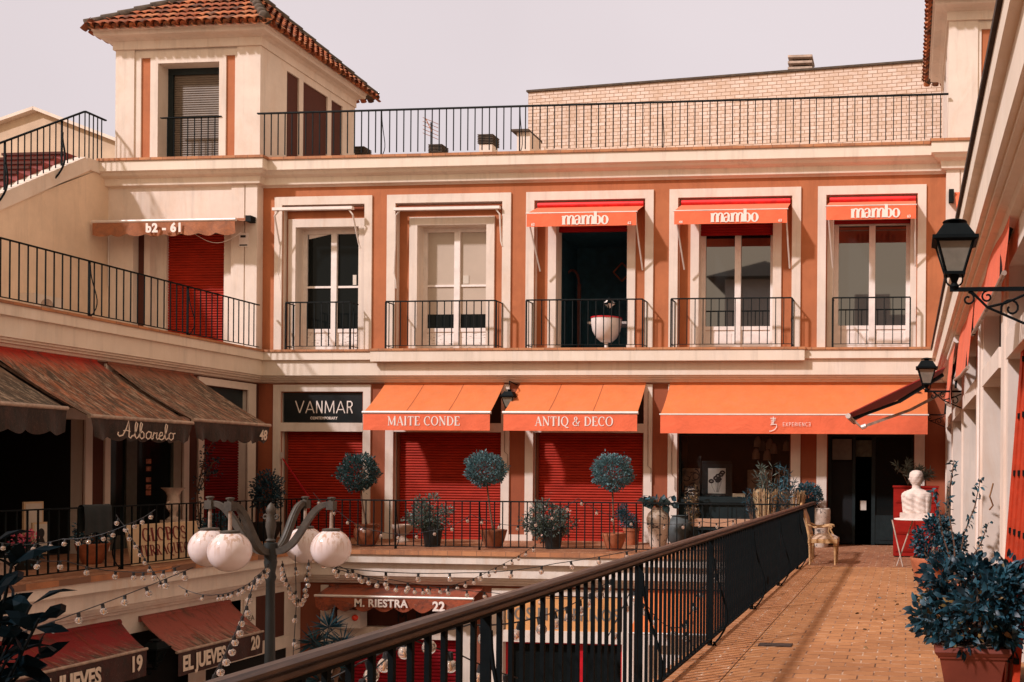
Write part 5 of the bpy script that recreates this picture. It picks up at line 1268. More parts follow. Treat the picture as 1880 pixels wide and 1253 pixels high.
# ---- gilt armchair facing right
def chair():
    x0,y0=-1.60,15.9
    t=thing('gilt_armchair','old gilt armchair with pale striped seat at the far end of the near railing','armchair',(x0+.28,y0+.28,0))
    W=.52;D=.48   # D along x (front at +x), W along y
    mb=MB();mb.box(x0,x0+D,y0,y0+W,.355,.42);mb.build('seat_rail',m_gilt,t)
    mb=MB();vs=[];n=8
    for j in range(n+1):
        for i in range(n+1):
            u=i/n;v=j/n;vs.append((x0+.01+u*(D-.02),y0+.01+v*(W-.02),.42+.075*(min(1,4.5*u*(1-u)+.15)*min(1,4.5*v*(1-v)+.15))))
    mb.add(vs,[(j*(n+1)+i,j*(n+1)+i+1,(j+1)*(n+1)+i+1,(j+1)*(n+1)+i) for j in range(n) for i in range(n)])
    mb.box(x0+.01,x0+D-.01,y0+.01,y0+W-.01,.40,.432)
    mb.build('seat_cushion',m_uphol,t,smooth=2)
    leg=[(.018,0),(.022,.015),(.016,.03),(.018,.06),(.026,.26),(.030,.29),(.022,.30),(.032,.315),(.032,.36),(.01,.36)]
    for xx in(x0+.035,x0+D-.035):
        for yy in(y0+.035,y0+W-.035):
            mb=MB();mb.lathe(leg,(xx,yy,0),12);mb.build('leg',m_gilt,t,True)
    # reclined back: frame of curved uprights and crest
    for yy in(y0+.03,y0+W-.03):
        mb=MB();mb.tube([(x0+.03,yy,.40),(x0+.0,yy,.55),(x0-.045,yy,.75),(x0-.12,yy,.93)],[.026,.024,.022,.02],8);mb.build('back_upright',m_gilt,t,True)
        mb=MB();mb.tube([(x0-.03,yy,.66),(x0+.02,yy,.645),(x0+.10,yy,.61),(x0+.22,yy,.62),(x0+.33,yy,.635),(x0+.385,yy,.625),(x0+.395,yy,.60)],[.016,.015,.015,.017,.018,.018,.010],8)
        mb.tube([(x0+.35,yy,.615),(x0+.335,yy,.55),(x0+.37,yy,.48),(x0+.42,yy,.41)],[.014,.013,.014,.017],8);mb.build('arm',m_gilt,t,True)
    mb=MB();mb.tube([(x0-.115,y0+.03,.92),(x0-.13,y0+.15,.965),(x0-.135,y0+W/2,.985),(x0-.13,y0+W-.15,.965),(x0-.115,y0+W-.03,.92)],.022,8);mb.tube([(x0+.02,y0+.03,.50),(x0+.02,y0+W-.03,.50)],.02,8);mb.build('back_rails',m_gilt,t,True)
    mb=MB();a=(x0-.005,.51);b=(x0-.115,.94);mb.add([(a[0]+d,y,a[1]) for d in(-.012,.028) for y in(y0+.05,y0+W-.05)]+[(b[0]+d,y,b[1]) for d in(-.012,.028) for y in(y0+.05,y0+W-.05)],[(0,1,5,4),(2,3,7,6),(0,2,6,4),(1,3,7,5),(4,5,7,6),(0,1,3,2)])
    mb.build('back_pad',m_uphol,t)
chair()
# ---- red cabinet with plant
x0=onY(1640,960,17.7)[0];t=thing('red_cabinet','tall worn red painted cabinet behind the white bust','cabinet',(x0+.35,17.9,0))
mb=MB();mb.box(x0,x0+.80,17.7,18.15,.02,1.25);mb.box(x0-.015,x0+.815,17.68,18.17,1.25,1.28);bd=mb.build('cabinet_body',m_redwood,t)
for k,(za,zb) in enumerate(((.98,1.2),(.70,.94),(.42,.66),(.10,.38))):
    for s in(0,1):
        mb=MB();mb.box(x0+.04+s*.38,x0+.38+s*.38,17.685,17.70,za,zb);mb.box(x0+.07+s*.38,x0+.35+s*.38,17.678,17.685,za+.03,zb-.03);mb.build('drawer_front',m_redwood,bd)
oleander(1668,872,.42,.24,17.9,'narrow leaved plant standing on top of the red cabinet',24,m_leaf_l,420,.15,None,1.28)
# ---- table and bust
tx,tz=onY(1690,953,16.0);ty=16.05
t=thing('round_table','small white topped table on thin crossed metal legs under the bust','table',(tx,ty,0))
mb=MB();mb.lathe([(.01,.745),(.42,.745),(.43,.752),(.43,.766),(.42,.772),(.01,.773)],(tx,ty,0),40,1,.75);mb.build('table_top',m_white,t,True)
for a,b in(((-.38,-.15),(-.12,.2)),((-.28,-.2),(-.46,.1)),((.3,-.2),(.1,.2)),((.1,-.2),(.4,.2))):
    mb=MB();mb.tube([(tx+a[0],ty+a[1],0),(tx+b[0],ty+b[1],.735)],.012,6);mb.build('leg',m_grimyalum,t)
bx=onY(1683,905,16.0)[0];by=16.05
def bust():
    t=thing('plaster_bust','white plaster bust of a man seen from behind on the small table','bust',(bx,by,.773))
    import bmesh
    # rings: z, centre x, centre y, rx, ry, squareness ; continuous from waist to crown (rotated a little)
    Rg=[(.075,0,0,.205,.10,3.0),(.10,0,0,.225,.115,2.9),(.16,0,0,.235,.125,2.6),(.24,0,0,.24,.13,2.5),(.31,0,0,.25,.13,2.5),(.36,0,0,.255,.125,2.4),(.40,0,.0,.245,.118,2.3),(.43,0,.005,.215,.108,2.1),(.452,0,.008,.165,.095,2.0),(.468,-.004,.010,.115,.082,2.0),(.482,-.008,.014,.078,.072,2.0),(.50,-.010,.018,.070,.072,2.0),(.525,-.012,.022,.066,.070,2.0),(.548,-.013,.028,.072,.080,2.0),(.57,-.014,.033,.090,.100,2.0),(.60,-.015,.034,.104,.118,2.0),(.64,-.015,.033,.113,.128,2.0),(.68,-.015,.03,.116,.132,2.0),(.715,-.015,.028,.112,.126,2.0),(.745,-.014,.026,.099,.11,2.0),(.768,-.013,.024,.074,.083,2.0),(.783,-.012,.022,.041,.046,2.0),(.787,-.012,.022,.004,.004,2.0)]
    # densify
    import bisect
    Z=[r[0] for r in Rg];rows=[];M=72;n=90
    for k in range(n+1):
        z=Z[0]+(Z[-1]-Z[0])*k/n;i=min(len(Rg)-2,max(0,bisect.bisect_right(Z,z)-1));f=(z-Z[i])/(Z[i+1]-Z[i]);f=f*f*(3-2*f) if 0<i<len(Rg)-3 else f
        rows.append([Rg[i][q]*(1-f)+Rg[i+1][q]*f for q in range(6)]);rows[-1][0]=z
    rnd=random.Random(8);vs=[];ca,sa=math.cos(R(-14)),math.sin(R(-14))
    ctr=[Vector((rnd.uniform(-1,1),rnd.uniform(-1,1),rnd.uniform(.56,.8))) for _ in range(40)]
    for z,cx,cy,rx,ry,pw in rows:
        for j in range(M):
            th=2*math.pi*j/M;c=math.cos(th);s=math.sin(th)
            ex_=2/pw;X=cx+rx*math.copysign(abs(c)**ex_,c);Yy=cy+ry*math.copysign(abs(s)**ex_,s)
            dz=0;k=1.0
            back=max(0,-s)
            if z<.45:
                # spine groove, shoulder blades, arms
                g=-.028*math.exp(-(X/.028)**2)*back*min(1,(.47-z)*6)
                sh=.022*(math.exp(-((abs(X)-.10)/.05)**2)*math.exp(-((z-.33)/.07)**2))*back
                ridge=-.02*math.exp(-((abs(X)-.175)/.014)**2)*back*(1 if z<.34 else max(0,1-(z-.34)*14))
                wr=.006*math.sin(z*70+X*30)*back
                Yy-= (g+sh+ridge+wr)
            if .56<z<.80:
                hair=.0035*math.sin(th*11+z*90)*math.sin(z*130+th*5);rr=1+hair/.09
                X=cx+(X-cx)*rr;Yy=cy+(Yy-cy)*rr
                # ears, nose and brow (face looks away from the walkway)
                ear=math.exp(-((z-.635)/.018)**2)*math.exp(-((abs(math.cos(th))-1)/.02)**2)
                X+=math.copysign(.016*ear,c);
                if s>.9: Yy+=.024*math.exp(-((z-.625)/.018)**2)*math.exp(-((X-cx)/.012)**2)-.008*math.exp(-((z-.655)/.01)**2)*math.exp(-((abs(X-cx)-.035)/.012)**2)+.006*math.exp(-((z-.592)/.008)**2)*math.exp(-((X-cx)/.02)**2)
                # head is turned
                a2=R(25);xx=X-cx;yy=Yy-cy;X=cx+xx*math.cos(a2)-yy*math.sin(a2);Yy=cy+xx*math.sin(a2)+yy*math.cos(a2)
            vs.append((bx+X*ca-Yy*sa,by+X*sa+Yy*ca,.773+z))
    mb=MB();nn=len(rows)
    fs=[(i*M+j,i*M+(j+1)%M,(i+1)*M+(j+1)%M,(i+1)*M+j) for i in range(nn-1) for j in range(M)]+[tuple(range(M-1,-1,-1)),tuple((nn-1)*M+j for j in range(M))]
    mb.add(vs,fs);mb.build('torso_and_head',m_plaster,t,smooth=2)
    mb=MB();mb.box(bx-.27,bx+.27,by-.13,by+.13,.774,.86);mb.build('plinth',m_plaster,t)
bust()
# ---- walkway plants
def planter_big():
    xa,ya=onZ(1722,1192,.60);xb=.93
    t=thing('square_planter','large square terracotta planter with glossy dark leaves at the lower right corner','planter',(.5,7.0,0))
    Y=6.55;k=F/Y
    x0,zt=onY(1716,1190,Y);x1,_=onY(1858,1190,Y);w_=(x1-x0);cx=(x0+x1)/2;cy=Y+w_/2
    mb=MB()
    def fr(z0,h0,z1,h1): mb.add([(cx-h0,cy-h0,z0),(cx+h0,cy-h0,z0),(cx+h0,cy+h0,z0),(cx-h0,cy+h0,z0),(cx-h1,cy-h1,z1),(cx+h1,cy-h1,z1),(cx+h1,cy+h1,z1),(cx-h1,cy+h1,z1)],[(0,3,2,1),(4,5,6,7),(0,1,5,4),(1,2,6,5),(2,3,7,6),(3,0,4,7)])
    h=w_/2
    fr(.0,h*.66,zt-.075,h*.86);fr(zt-.074,h*.90,zt-.055,h*.92);fr(zt-.054,h*.94,zt-.03,h*1.0);fr(zt-.029,h*1.0,zt,h*.97)
    mb.build('pot',m_terrapot2,t)
    mb=MB();mb.box(cx-h*.8,cx+h*.8,cy-h*.8,cy+h*.8,zt+.0005,zt+.004);mb.build('soil',m_bark,t)
    pc,pz=onY(1772,1105,cy)
    mb,cl=cloud((pc+.08,cy-.03,pz+.01),(.45,.40,.34),2700,.078,.040,41,.2,True,clumps=48,cr=.30,up=.25)
    # trailing side mass
    mb.build('foliage',m_leaf_d,t,smooth=2)
    mb,_=cloud((pc+.08,cy-.03,pz-.03),(.42,.36,.30),120,.07,.036,47,.3,True);mb.build('yellowing_leaves',leafm('yellowing_leaves',(.10,.09,.03),(.20,.12,.04)),t,smooth=2)
    stems((cx,cy,zt-.02),[Vector((pc,cy,pz))+q for q in cl[:44]],.008,.003,5,.08).build('stems',m_bark,t)
planter_big()
x,y=P(1712,1085,.25);cx,cz=onY(1728,1005,y)
t=bush('dense blue green bush in an orange clay pot behind the square planter',x,y,[('bowl',1.15,m_terrapot)],(cx-.04,y,cz-.04),(.36,.32,.42),2600,.065,.036,m_leaf_d,42,clumps=46,cr=.30,stemn=20,big=True)
rnd=random.Random(91);mb=MB()
for k in range(26):
    fx=rnd.uniform(-.5,.35);fy=rnd.uniform(6.9,12.5);leaf(mb,Vector((fx,fy,.006)),Vector((rnd.uniform(-1,1),rnd.uniform(-1,1),.02)),.055,.028,rnd,.05,.03)
o=mb.build('fallen_leaves',m_leaf_dry,None);tag(o,'few small dry leaves fallen on the walkway bricks beside the pots','fallen leaves');o['kind']='stuff'
# thin climbing plant on the right wall
t=thing('climbing_plant','thin straggly climbing plant with sparse leaves against the right wall','climbing plant',(.6,9.5,0));rnd=random.Random(12);sm=MB();mb=MB()
for (pts) in ([(1755,1075),(1752,1000),(1740,930),(1748,870),(1752,845)],[(1755,1075),(1770,980),(1790,930),(1800,880)],[(1755,1060),(1730,980),(1722,930),(1712,900)],[(1760,1060),(1800,1000),(1815,960)]):
    Wp=[Vector(atY(px,py,10.2)) for px,py in pts];sm.tube(Wp,[.008]*(len(Wp)-1)+[.003],5)
    for i in range(len(Wp)-1):
        for q in range(15):
            p=Wp[i].lerp(Wp[i+1],rnd.random());leaf(mb,p+rdir(rnd)*.02,rdir(rnd)+Vector((0,0,.1)),rnd.uniform(.045,.08),.032,rnd)
sm.build('stems',m_bark,t);mb.build('leaves',m_leaf,t)
t=thing('climbing_shrub_pot','brown clay pot at the foot of the climbing plant','pot',(.6,10.2,0));pot(t,'bowl',.56,10.25,1.0,m_terrapot)
# left foreground plant (court tree leaves, shade put into their colour)
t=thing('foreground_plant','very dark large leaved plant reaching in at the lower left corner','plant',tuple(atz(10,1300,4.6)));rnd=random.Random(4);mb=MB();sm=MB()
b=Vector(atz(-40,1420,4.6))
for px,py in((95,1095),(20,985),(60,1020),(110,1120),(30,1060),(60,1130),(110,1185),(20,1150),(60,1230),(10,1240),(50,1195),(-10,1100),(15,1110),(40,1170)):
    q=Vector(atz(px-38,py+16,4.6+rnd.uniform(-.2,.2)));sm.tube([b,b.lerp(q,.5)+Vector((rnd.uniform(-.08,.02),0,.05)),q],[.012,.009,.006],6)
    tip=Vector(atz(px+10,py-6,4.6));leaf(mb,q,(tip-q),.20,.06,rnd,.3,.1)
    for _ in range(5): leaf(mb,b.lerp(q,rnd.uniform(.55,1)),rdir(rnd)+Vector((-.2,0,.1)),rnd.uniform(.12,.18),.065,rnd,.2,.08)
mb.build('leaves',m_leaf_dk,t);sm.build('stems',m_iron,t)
# yucca in lower court
cx,cy,cz=atY(598,1185,15.6);t=thing('yucca_plant','spiky yucca rising from the lower court beside the scalloped awning','plant',(cx,cy,-4));rnd=random.Random(6);mb=MB()
for hc in((cx,cy,cz-.1),(cx-.25,cy+.1,cz+.02),(cx+.30,cy,cz+.05),(cx+.05,cy,cz+.3),(cx+.1,cy,cz-.35),(cx-.1,cy,cz-.6)):
    for k in range(70):
        d=rdir(rnd);d.z=d.z*.7+.25;leafsm(mb,Vector(hc),d,rnd.uniform(.25,.42),.03,rnd,.05)
mb.build('spiky_leaves',m_leaf_d,t);mb=MB();mb.tube([(cx,cy,-4),(cx,cy,cz-.1)],.09,8);mb.tube([(cx,cy,cz-1.2),(cx+.30,cy,cz+.0)],.06,8);mb.tube([(cx,cy,cz-1.0),(cx-.25,cy+.1,cz)],.05,8);mb.build('trunk',m_bark,t)
# ================================================================== LEFT TERRACE CLUTTER
t=thing('signboard','large cream signboard lettered GLOBOS TERRAQUEOS in dark red behind the left railing','signboard',(-11.75,13.9,0))
Xb=-11.72
y0,zb=onX(237,1050,Xb);y1,_=onX(366,1036,Xb);_,zt=onX(240,965,Xb);zt-=0.0
mb=MB();mb.add([(Xb+.06,y0,.01),(Xb+.06,y1,.01),(Xb-.06,y1,zt),(Xb-.06,y0,zt),(Xb+.03,y0,.01),(Xb+.03,y1,.01),(Xb-.09,y1,zt),(Xb-.09,y0,zt)],[(0,1,2,3),(7,6,5,4),(0,3,7,4),(1,5,6,2),(3,2,6,7),(0,4,5,1)]);mb.build('board',m_board,t)
upv=Vector((-.12,0,zt-.01)).normalized();ym=(y0+y1)/2;wd=y1-y0
def onb(h): return Vector((Xb+.06,ym,.01))+upv*h+Vector((.004,0,.001))
gtext('GLOBOS',.21,SER,m_redpaint,t,onb(zt*.56),(0,1,0),upv,width=wd*.62,weight=1.5)
gtext('TERRAQUEOS',.17,SER,m_redpaint,t,onb(zt*.2),(0,1,0),upv,width=wd*.78,weight=1.5)
t=thing('jacket','dark grey jacket hanging folded over the left terrace handrail','jacket',(-11.5,13.5,.94));
ya=onX(152,940,-11.47)[0];yb=onX(203,940,-11.47)[0];mb=MB();n=14;vs=[]
prof=[(-.06,-.34),(-.055,-.15),(-.045,.0),(-.03,.025),(.0,.032),(.03,.025),(.05,.0),(.06,-.12),(.065,-.25),(.06,-.38)]
for i in range(n+1):
    for o_,z_ in prof: vs.append((-11.5+o_*(1+.12*math.sin(i*1.3)),ya+(yb-ya)*i/n,.94+z_*(1+.05*math.sin(i*.9))))
k=len(prof);mb.add(vs,[(i*k+j,i*k+j+1,(i+1)*k+j+1,(i+1)*k+j) for i in range(n) for j in range(k-1)]);mb.build('cloth_folds',plain('charcoal_wool',(.015,.02,.021),.95),t,smooth=2)
# urn on pedestal
ux,uz=-13.0,0;Yu=onX(318,930,ux)[0];t=thing('garden_urn','large pale fluted garden urn with scroll handles on a pedestal by the left shop','urn',(ux,Yu,0))
_,zt=onX(318,896,ux);_,zf=onX(318,955,ux);h=zt-zf
mb=MB();pr=[(.10,0),(.10,.03),(.05,.08),(.045,.14),(.09,.24),(.115,.32),(.10,.40),(.09,.52),(.12,.62),(.17,.68),(.19,.70),(.16,.70),(.01,.66)]
mb.lathe([(r*1.0,z*h/.70) for r,z in pr],(ux,Yu,zf),28);ob=mb.build('urn_body',m_stone,t,True)
for s in(-1,1):
    mb=MB();mb.tube([(ux,Yu+s*(.09+.06*math.sin(R(a))),zf+h*(.45+.12*math.cos(R(a)))) for a in range(0,181,20)],.014,6);mb.build('handle',m_stone,t,True)
mb=MB();mb.box(ux-.14,ux+.14,Yu-.14,Yu+.14,0,zf);mb.build('pedestal',m_stone,t)
# leaning portrait and canvas
def leanpic(px0,px1,py0,py1,X,label,name='leaning_picture',draw=True):
    ya,z1=onX(px0,py0,X);yb,_=onX(px1,py0,X);_,z0=onX(px0,py1,X)
    t=thing(name,label,'picture',(X,(ya+yb)/2,z0));mb=MB();mb.box(X-.03,X,ya,yb,z0,z1);mb.build('frame',m_board,t)
    mb=MB();mb.box(X,X+.005,ya+.03,yb-.03,z0+.03,z1-.03);mb.build('paper',m_paper,t)
    if draw:
        mb=MB();cy=(ya+yb)/2;cz=z0+(z1-z0)*.66
        rr=(yb-ya)*.2
        mb.add([(X+.008,cy+rr*math.cos(R(a)),cz+rr*1.35*math.sin(R(a))) for a in range(0,360,20)],[tuple(range(18))]);mb.add([(X+.008,cy-rr*.5,cz-rr*1.2),(X+.008,cy+rr*.6,cz-rr*1.2),(X+.008,cy+rr*1.2,cz-rr*2.6),(X+.008,cy-rr*1.0,cz-rr*2.4)],[(0,1,2,3)]);mb.build('ink_drawing',m_ink,t)
    return t
leanpic(60,90,960,1020,-13.4,'framed ink portrait leaning inside the left terrace near the pink flowers')
leanpic(44,80,922,985,-13.7,'blank tan canvas standing behind the ink portrait',draw=False)
t=thing('stone_block','pale stone block standing at the far left edge of the terrace','block',(-12.2,12,0));ya,zt=onX(-60,1040,-12.0);yb,_=onX(26,1040,-12.0);mb=MB();mb.box(-12.4,-12.0,ya,yb,0,zt);mb.box(-12.43,-11.97,ya-.02,yb+.02,zt,zt+.04);mb.build('block_body',m_stone,t)
fy,fz=onX(46,1000,-12.8);t=thing('pink_flowers','bunch of pink flowers in a dark pot at the far left of the terrace','flowers',(-12.8,fy,0));pot(t,'cone',-12.8,fy,.9,m_blackpot)
mb,_=cloud((-12.8,fy,fz-.12),(.22,.24,.22),220,.07,.035,55,.2);mb.build('foliage',m_leaf_d,t);mb,_=cloud((-12.8,fy,fz+.05),(.2,.2,.2),90,.05,.05,56,.3);mb.build('blossoms',plain('pink_petals',(.62,.10,.16),.6),t)
# small climber on pillar in left terrace
t=thing('climbing_vine','thin vine with sparse leaves climbing the pillar left of the shadowed red shutter','climbing plant',(-13.8,18.4,0));sm=MB();mb=MB();rnd=random.Random(33)
for pts in([(366,960),(362,900),(372,860),(378,830),(392,810)],[(364,905),(378,875),(390,850),(402,845)],[(372,860),(385,870),(402,868)]):
    Wp=[]
    for px,py in pts:
        yy,zz=onX(px,py,-13.85);Wp.append(Vector((-13.85,yy,zz)))
    sm.tube(Wp,[.014]*(len(Wp)-1)+[.004],5)
    for i in range(len(Wp)-1):
        for q in range(30): p=Wp[i].lerp(Wp[i+1],rnd.random());leafsm(mb,p+rdir(rnd)*.08,rdir(rnd),.06,.035,rnd)
sm.build('stems',m_bark,t);mb.build('leaves',m_leaf_d,t)
# potted shrubs behind left rail near jacket
for (px,py,X,lb,sd) in((170,990,-12.6,'dark leafy pot plant on the left terrace under the hanging jacket',61),(395,985,-12.3,'low dark bush on the left terrace just right of the signboard',62)):
    yy,zz=onX(px,py,X);bush(lb,X,yy,[('bowl',.9,m_terrapot)],(X,yy,max(.45,zz)),(.22,.3,.22),420,.07,.035,m_leaf_d,sd)
# air conditioning unit on the upper terrace wall
Xa=SX+.34;ya,zt=onX(63,538,Xa);yb,zb=onX(117,560,Xa)
t=thing('air_conditioner','beige air conditioning unit on the upper left terrace behind the railing','air conditioner',(Xa,(ya+yb)/2,ZT));mb=MB();mb.box(Xa-.32,Xa,ya,yb,zb-.35,zt);mb.build('case',m_cream,t)
cyy=ya+(yb-ya)*.42;mb=MB();mb.tube([(Xa+.005,cyy,(zt+zb)/2-.15),(Xa+.02,cyy,(zt+zb)/2-.15)],.14,20);mb.build('fan_grille',m_grimyalum,t)
mb=MB();mb.box(Xa-.28,Xa-.05,ya+.05,yb-.05,ZT-.05,zb-.35);mb.build('bracket',m_iron2,t)
mb=MB();yw=onX(199,500,SX+.03)[0];mb.tube([(SX+.03,yw,6.6),(SX+.03,yw,5.5)],.014,6);tag(mb.build('drain_pipe',m_white,None),'thin white pipe running down the stair wall beside the corner bay','pipe')
# ================================================================== INSIDE SHOP WINDOW
def winpic(px0,px1,py0,py1,label,kind,Y=20.75,seed=1,tilt=0):
    xa,z1=onY(px0,py0,Y);xb,_=onY(px1,py0,Y);_,z0=onY(px0,py1,Y)
    t=thing('displayed_picture',label,'picture',((xa+xb)/2,Y,z0),'pictures in the shop window')
    rnd=random.Random(seed)
    if kind=='framed':
        mb=MB();mb.box(xa-.14,xb+.14,Y,Y+.03,z0-.14,z1+.10);mb.box(xa-.22,xa-.16,Y-.01,Y+.04,z0-.2,z1+.26);mb.box(xa-.26,xb+.12,Y-.015,Y-.0,z1+.12,z1+.15);mb.build('frame',m_greypaint,t)
    mb=MB();mb.box(xa,xb,Y-.012,Y-.001,z0,z1);mb.build('paper',m_paper if kind=='framed' else plain('stained_canvas_%d'%seed,(.22,.13,.08),.9,0,.7,5),t)
    it=[];w=xb-xa;h=z1-z0
    if kind=='framed':
        for k in range(7):
            x=rnd.uniform(.15,.85)*w;zt=rnd.uniform(.45,.85)*h;it.append(([(w*.5+(x-w*.5)*.3,.05*h),(x*.9+.05*w,zt*.6),(x,zt)],[.006]*3));it.append((arc(x,zt,.045,.03,0,360,8),[.04]*9))
    else:
        for k in range(9):
            x=rnd.uniform(.2,.8)*w;z=rnd.uniform(.2,.8)*h;a=rnd.uniform(0,360);it.append((arc(x,z,rnd.uniform(.05,.13),rnd.uniform(.05,.15),a,a+rnd.uniform(90,260),8),[rnd.uniform(.01,.03)]*9))
    it=[([(min(w*.97,max(.02,p[0])),min(h*.97,max(.02,p[1]))) for p in ps],ws) for ps,ws in it]
    strokes(it,m_ink,t,(xa,Y-.014,z0),(1,0,0),(0,0,1),'brush_strokes')
winpic(1302,1334,860,906,'white paper with black ink flowers in a dark frame, brightest picture in the shop window','framed',seed=2)
winpic(1255,1287,860,914,'brown stained canvas with dark strokes at the left of the shop window','c',seed=3)
winpic(1374,1418,863,915,'tan canvas with black brush strokes behind the straw plants','c',seed=4)
winpic(1424,1450,860,912,'reddish brown canvas at the right edge of the shop window','c',seed=5)
t=thing('window_notice','small black notice card with pale lines low in the shop window','notice',(-4.5,20.55,1));xa,z1=onY(1256,892,20.5);xb,z0=onY(1280,916,20.5);mb=MB();mb.box(xa,xb,20.49,20.5,z0,z1);mb.build('card',m_signblk,t)
mb=MB();
for k in range(3): mb.box(xa+.10,xb-.04,20.484,20.488,z0+.05+k*.07,z0+.07+k*.07)
mb.build('printed_lines',m_letter2,t);strokes([([(x_*.6,y_*.5) for x_,y_ in p_],w_) for p_,w_ in ex[-1:]],m_letter2,t,(xa+.03,20.482,z0+.12),(1,0,0),(0,0,1),'emblem')
for k,(px,py) in enumerate(((1393,808),(1415,812),(1402,815),(1422,820),(1390,830),(1410,832),(1446,815))):
    x,z=onY(px,py,20.9)
    t=thing('paper_lampshade',['pale bell shaped shade hanging top left of the cluster','pale bell shaped shade hanging top right of the cluster','dark topped shade in the middle of the hanging cluster','wide shade at the right of the hanging cluster','lowest left shade of the hanging cluster','lowest middle shade of the hanging cluster','lone pale shade hanging nearest the window edge'][k],'lamp shade',(x,20.9,z),'shades hanging inside the shop window')
    mb=MB();mb.lathe([(.085,-.16),(.08,-.04),(.05,.04),(.02,.07),(.005,.07)],(x,20.9,z),16);mb.build('shade',plain('tan_paper_%d'%k,(.30,.20,.14) if k!=2 else (.06,.06,.05),.8),t,True)
    mb=MB();mb.tube([(x,20.9,z+.06),(x,20.9,3.0)],.004,4);mb.build('cord',m_cable,t)
t=thing('tan_box','small tan box lying on the shop window shelf','box',(-3.2,20.6,.9));xa,z1=onY(1346,909,20.6);xb,z0=onY(1369,917,20.6);mb=MB();mb.box(xa,xb,20.55,20.75,.905,z1+.03);mb.build('carton',m_board,t)
# egg seat in the open window
c=WN[2][0];ex_,ez=onY(1112,608,20.9)
t=thing('egg_seat','white egg shaped swivel seat with a red rim inside the open balcony window','chair',(ex_,20.95,ZT))
mb=MB();mb.lathe([(.02,-.30),(.12,-.285),(.22,-.20),(.30,-.05),(.33,.12),(.33,.22),(.31,.22),(.29,.1),(.2,-.15),(.02,-.22)],(ex_,20.95,ez+.05),28);mb.build('shell',m_white,t,True)
mb=MB();mb.lathe([(.31,.215),(.34,.215),(.34,.245),(.31,.245),(.31,.215)],(ex_,20.95,ez+.05),28);mb.build('red_rim',m_redgloss,t,True)
mb=MB();mb.lathe([(.22,ZT+.01-ez),(.22,ZT+.03-ez),(.04,ZT+.06-ez),(.04,-.24)],(ex_,20.95,ez),16);mb.build('pedestal',m_white,t,True)
t=thing('hanging_lantern','small dark diamond shaped lantern on a thin stalk above the egg seat','lantern',(ex_,20.7,ez+.4));zl=onY(1119,558,20.75)[1];xl=onY(1119,558,20.75)[0]
mb=MB()
V=[(xl,20.75,zl+.14),(xl-.15,20.75,zl),(xl,20.6,zl),(xl+.15,20.75,zl),(xl,20.9,zl),(xl,20.75,zl-.12)]
for a_,b_ in((0,1),(0,2),(0,3),(0,4),(5,1),(5,2),(5,3),(5,4),(1,2),(2,3),(3,4),(4,1)): mb.bar(V[a_],V[b_],.018)
mb.build('cage',m_iron,t);mb=MB();mb.add([(v[0],v[1],v[2]) for v in V],[(0,1,2),(5,2,3),(5,4,1),(0,3,4)]);mb.build('facets',m_white,t);mb=MB();mb.tube([(xl,20.75,zl-.1),(xl,20.75,ez+.25)],.012,6);mb.build('stalk',m_iron,t)
t=thing('white_desk','white desk top just visible behind the egg seat','desk',(ex_+.3,21.4,ZT));mb=MB();mb.box(ex_-.55,ex_+1.0,21.3,21.9,ez+.22,ez+.27);mb.build('desk_top',m_white,t);mb=MB();mb.box(ex_+.5,ex_+.95,21.35,21.85,ZT,ez+.22);mb.build('pedestal_drawers',m_redgloss,t)
# ================================================================== GLOBE LAMP POST
g1=atz(422,1013,9.86);g2=atz(608,1007,10.43);g3=atz(385,1006,10.35);g4=atz(560,1001,10.95)
G=[Vector(g) for g in(g1,g2,g3,g4)];hub=Vector(((G[0].x+G[1].x+G[2].x+G[3].x)/4,sum(g.y for g in G)/4,0))
hx_,hy_,hz_=atz(497,1008,(hub.y*math.cos(YAW)-hub.x*math.sin(YAW)));hub=Vector((hx_,hy_,hz_))
t=thing('globe_street_lamp','four armed iron street lamp with white globes rising from the court','street lamp',(hub.x,hub.y,-4))
mb=MB();mb.lathe([(.16,-4),(.16,-3.6),(.09,-3.4),(.055,-.8),(.046,-.0),(.044,hub.z-.35),(.058,hub.z-.30),(.046,hub.z-.26),(.065,hub.z-.14),(.058,hub.z-.1),(.075,hub.z-.02),(.065,hub.z+.06),(.02,hub.z+.08)],(hub.x,hub.y,0),16);mb.build('post',m_blackpole,t,True)
mb=MB();mb.lathe([(.03,.06),(.05,.09),(.03,.11),(.038,.16),(.052,.24),(.046,.32),(.035,.37),(.045,.39),(.048,.42),(.03,.46),(.005,.49)],(hub.x,hub.y,hub.z),14);fin=mb.build('finial',m_bronze,t,True)
mb=MB()
for s in(-1,1): mb.tube([(hub.x+s*(.06+.022*math.cos(R(a))),hub.y,hub.z+.34+.022*math.sin(R(a))) for a in range(0,361,45)],.011,6)
mb.build('scroll',m_bronze,fin)
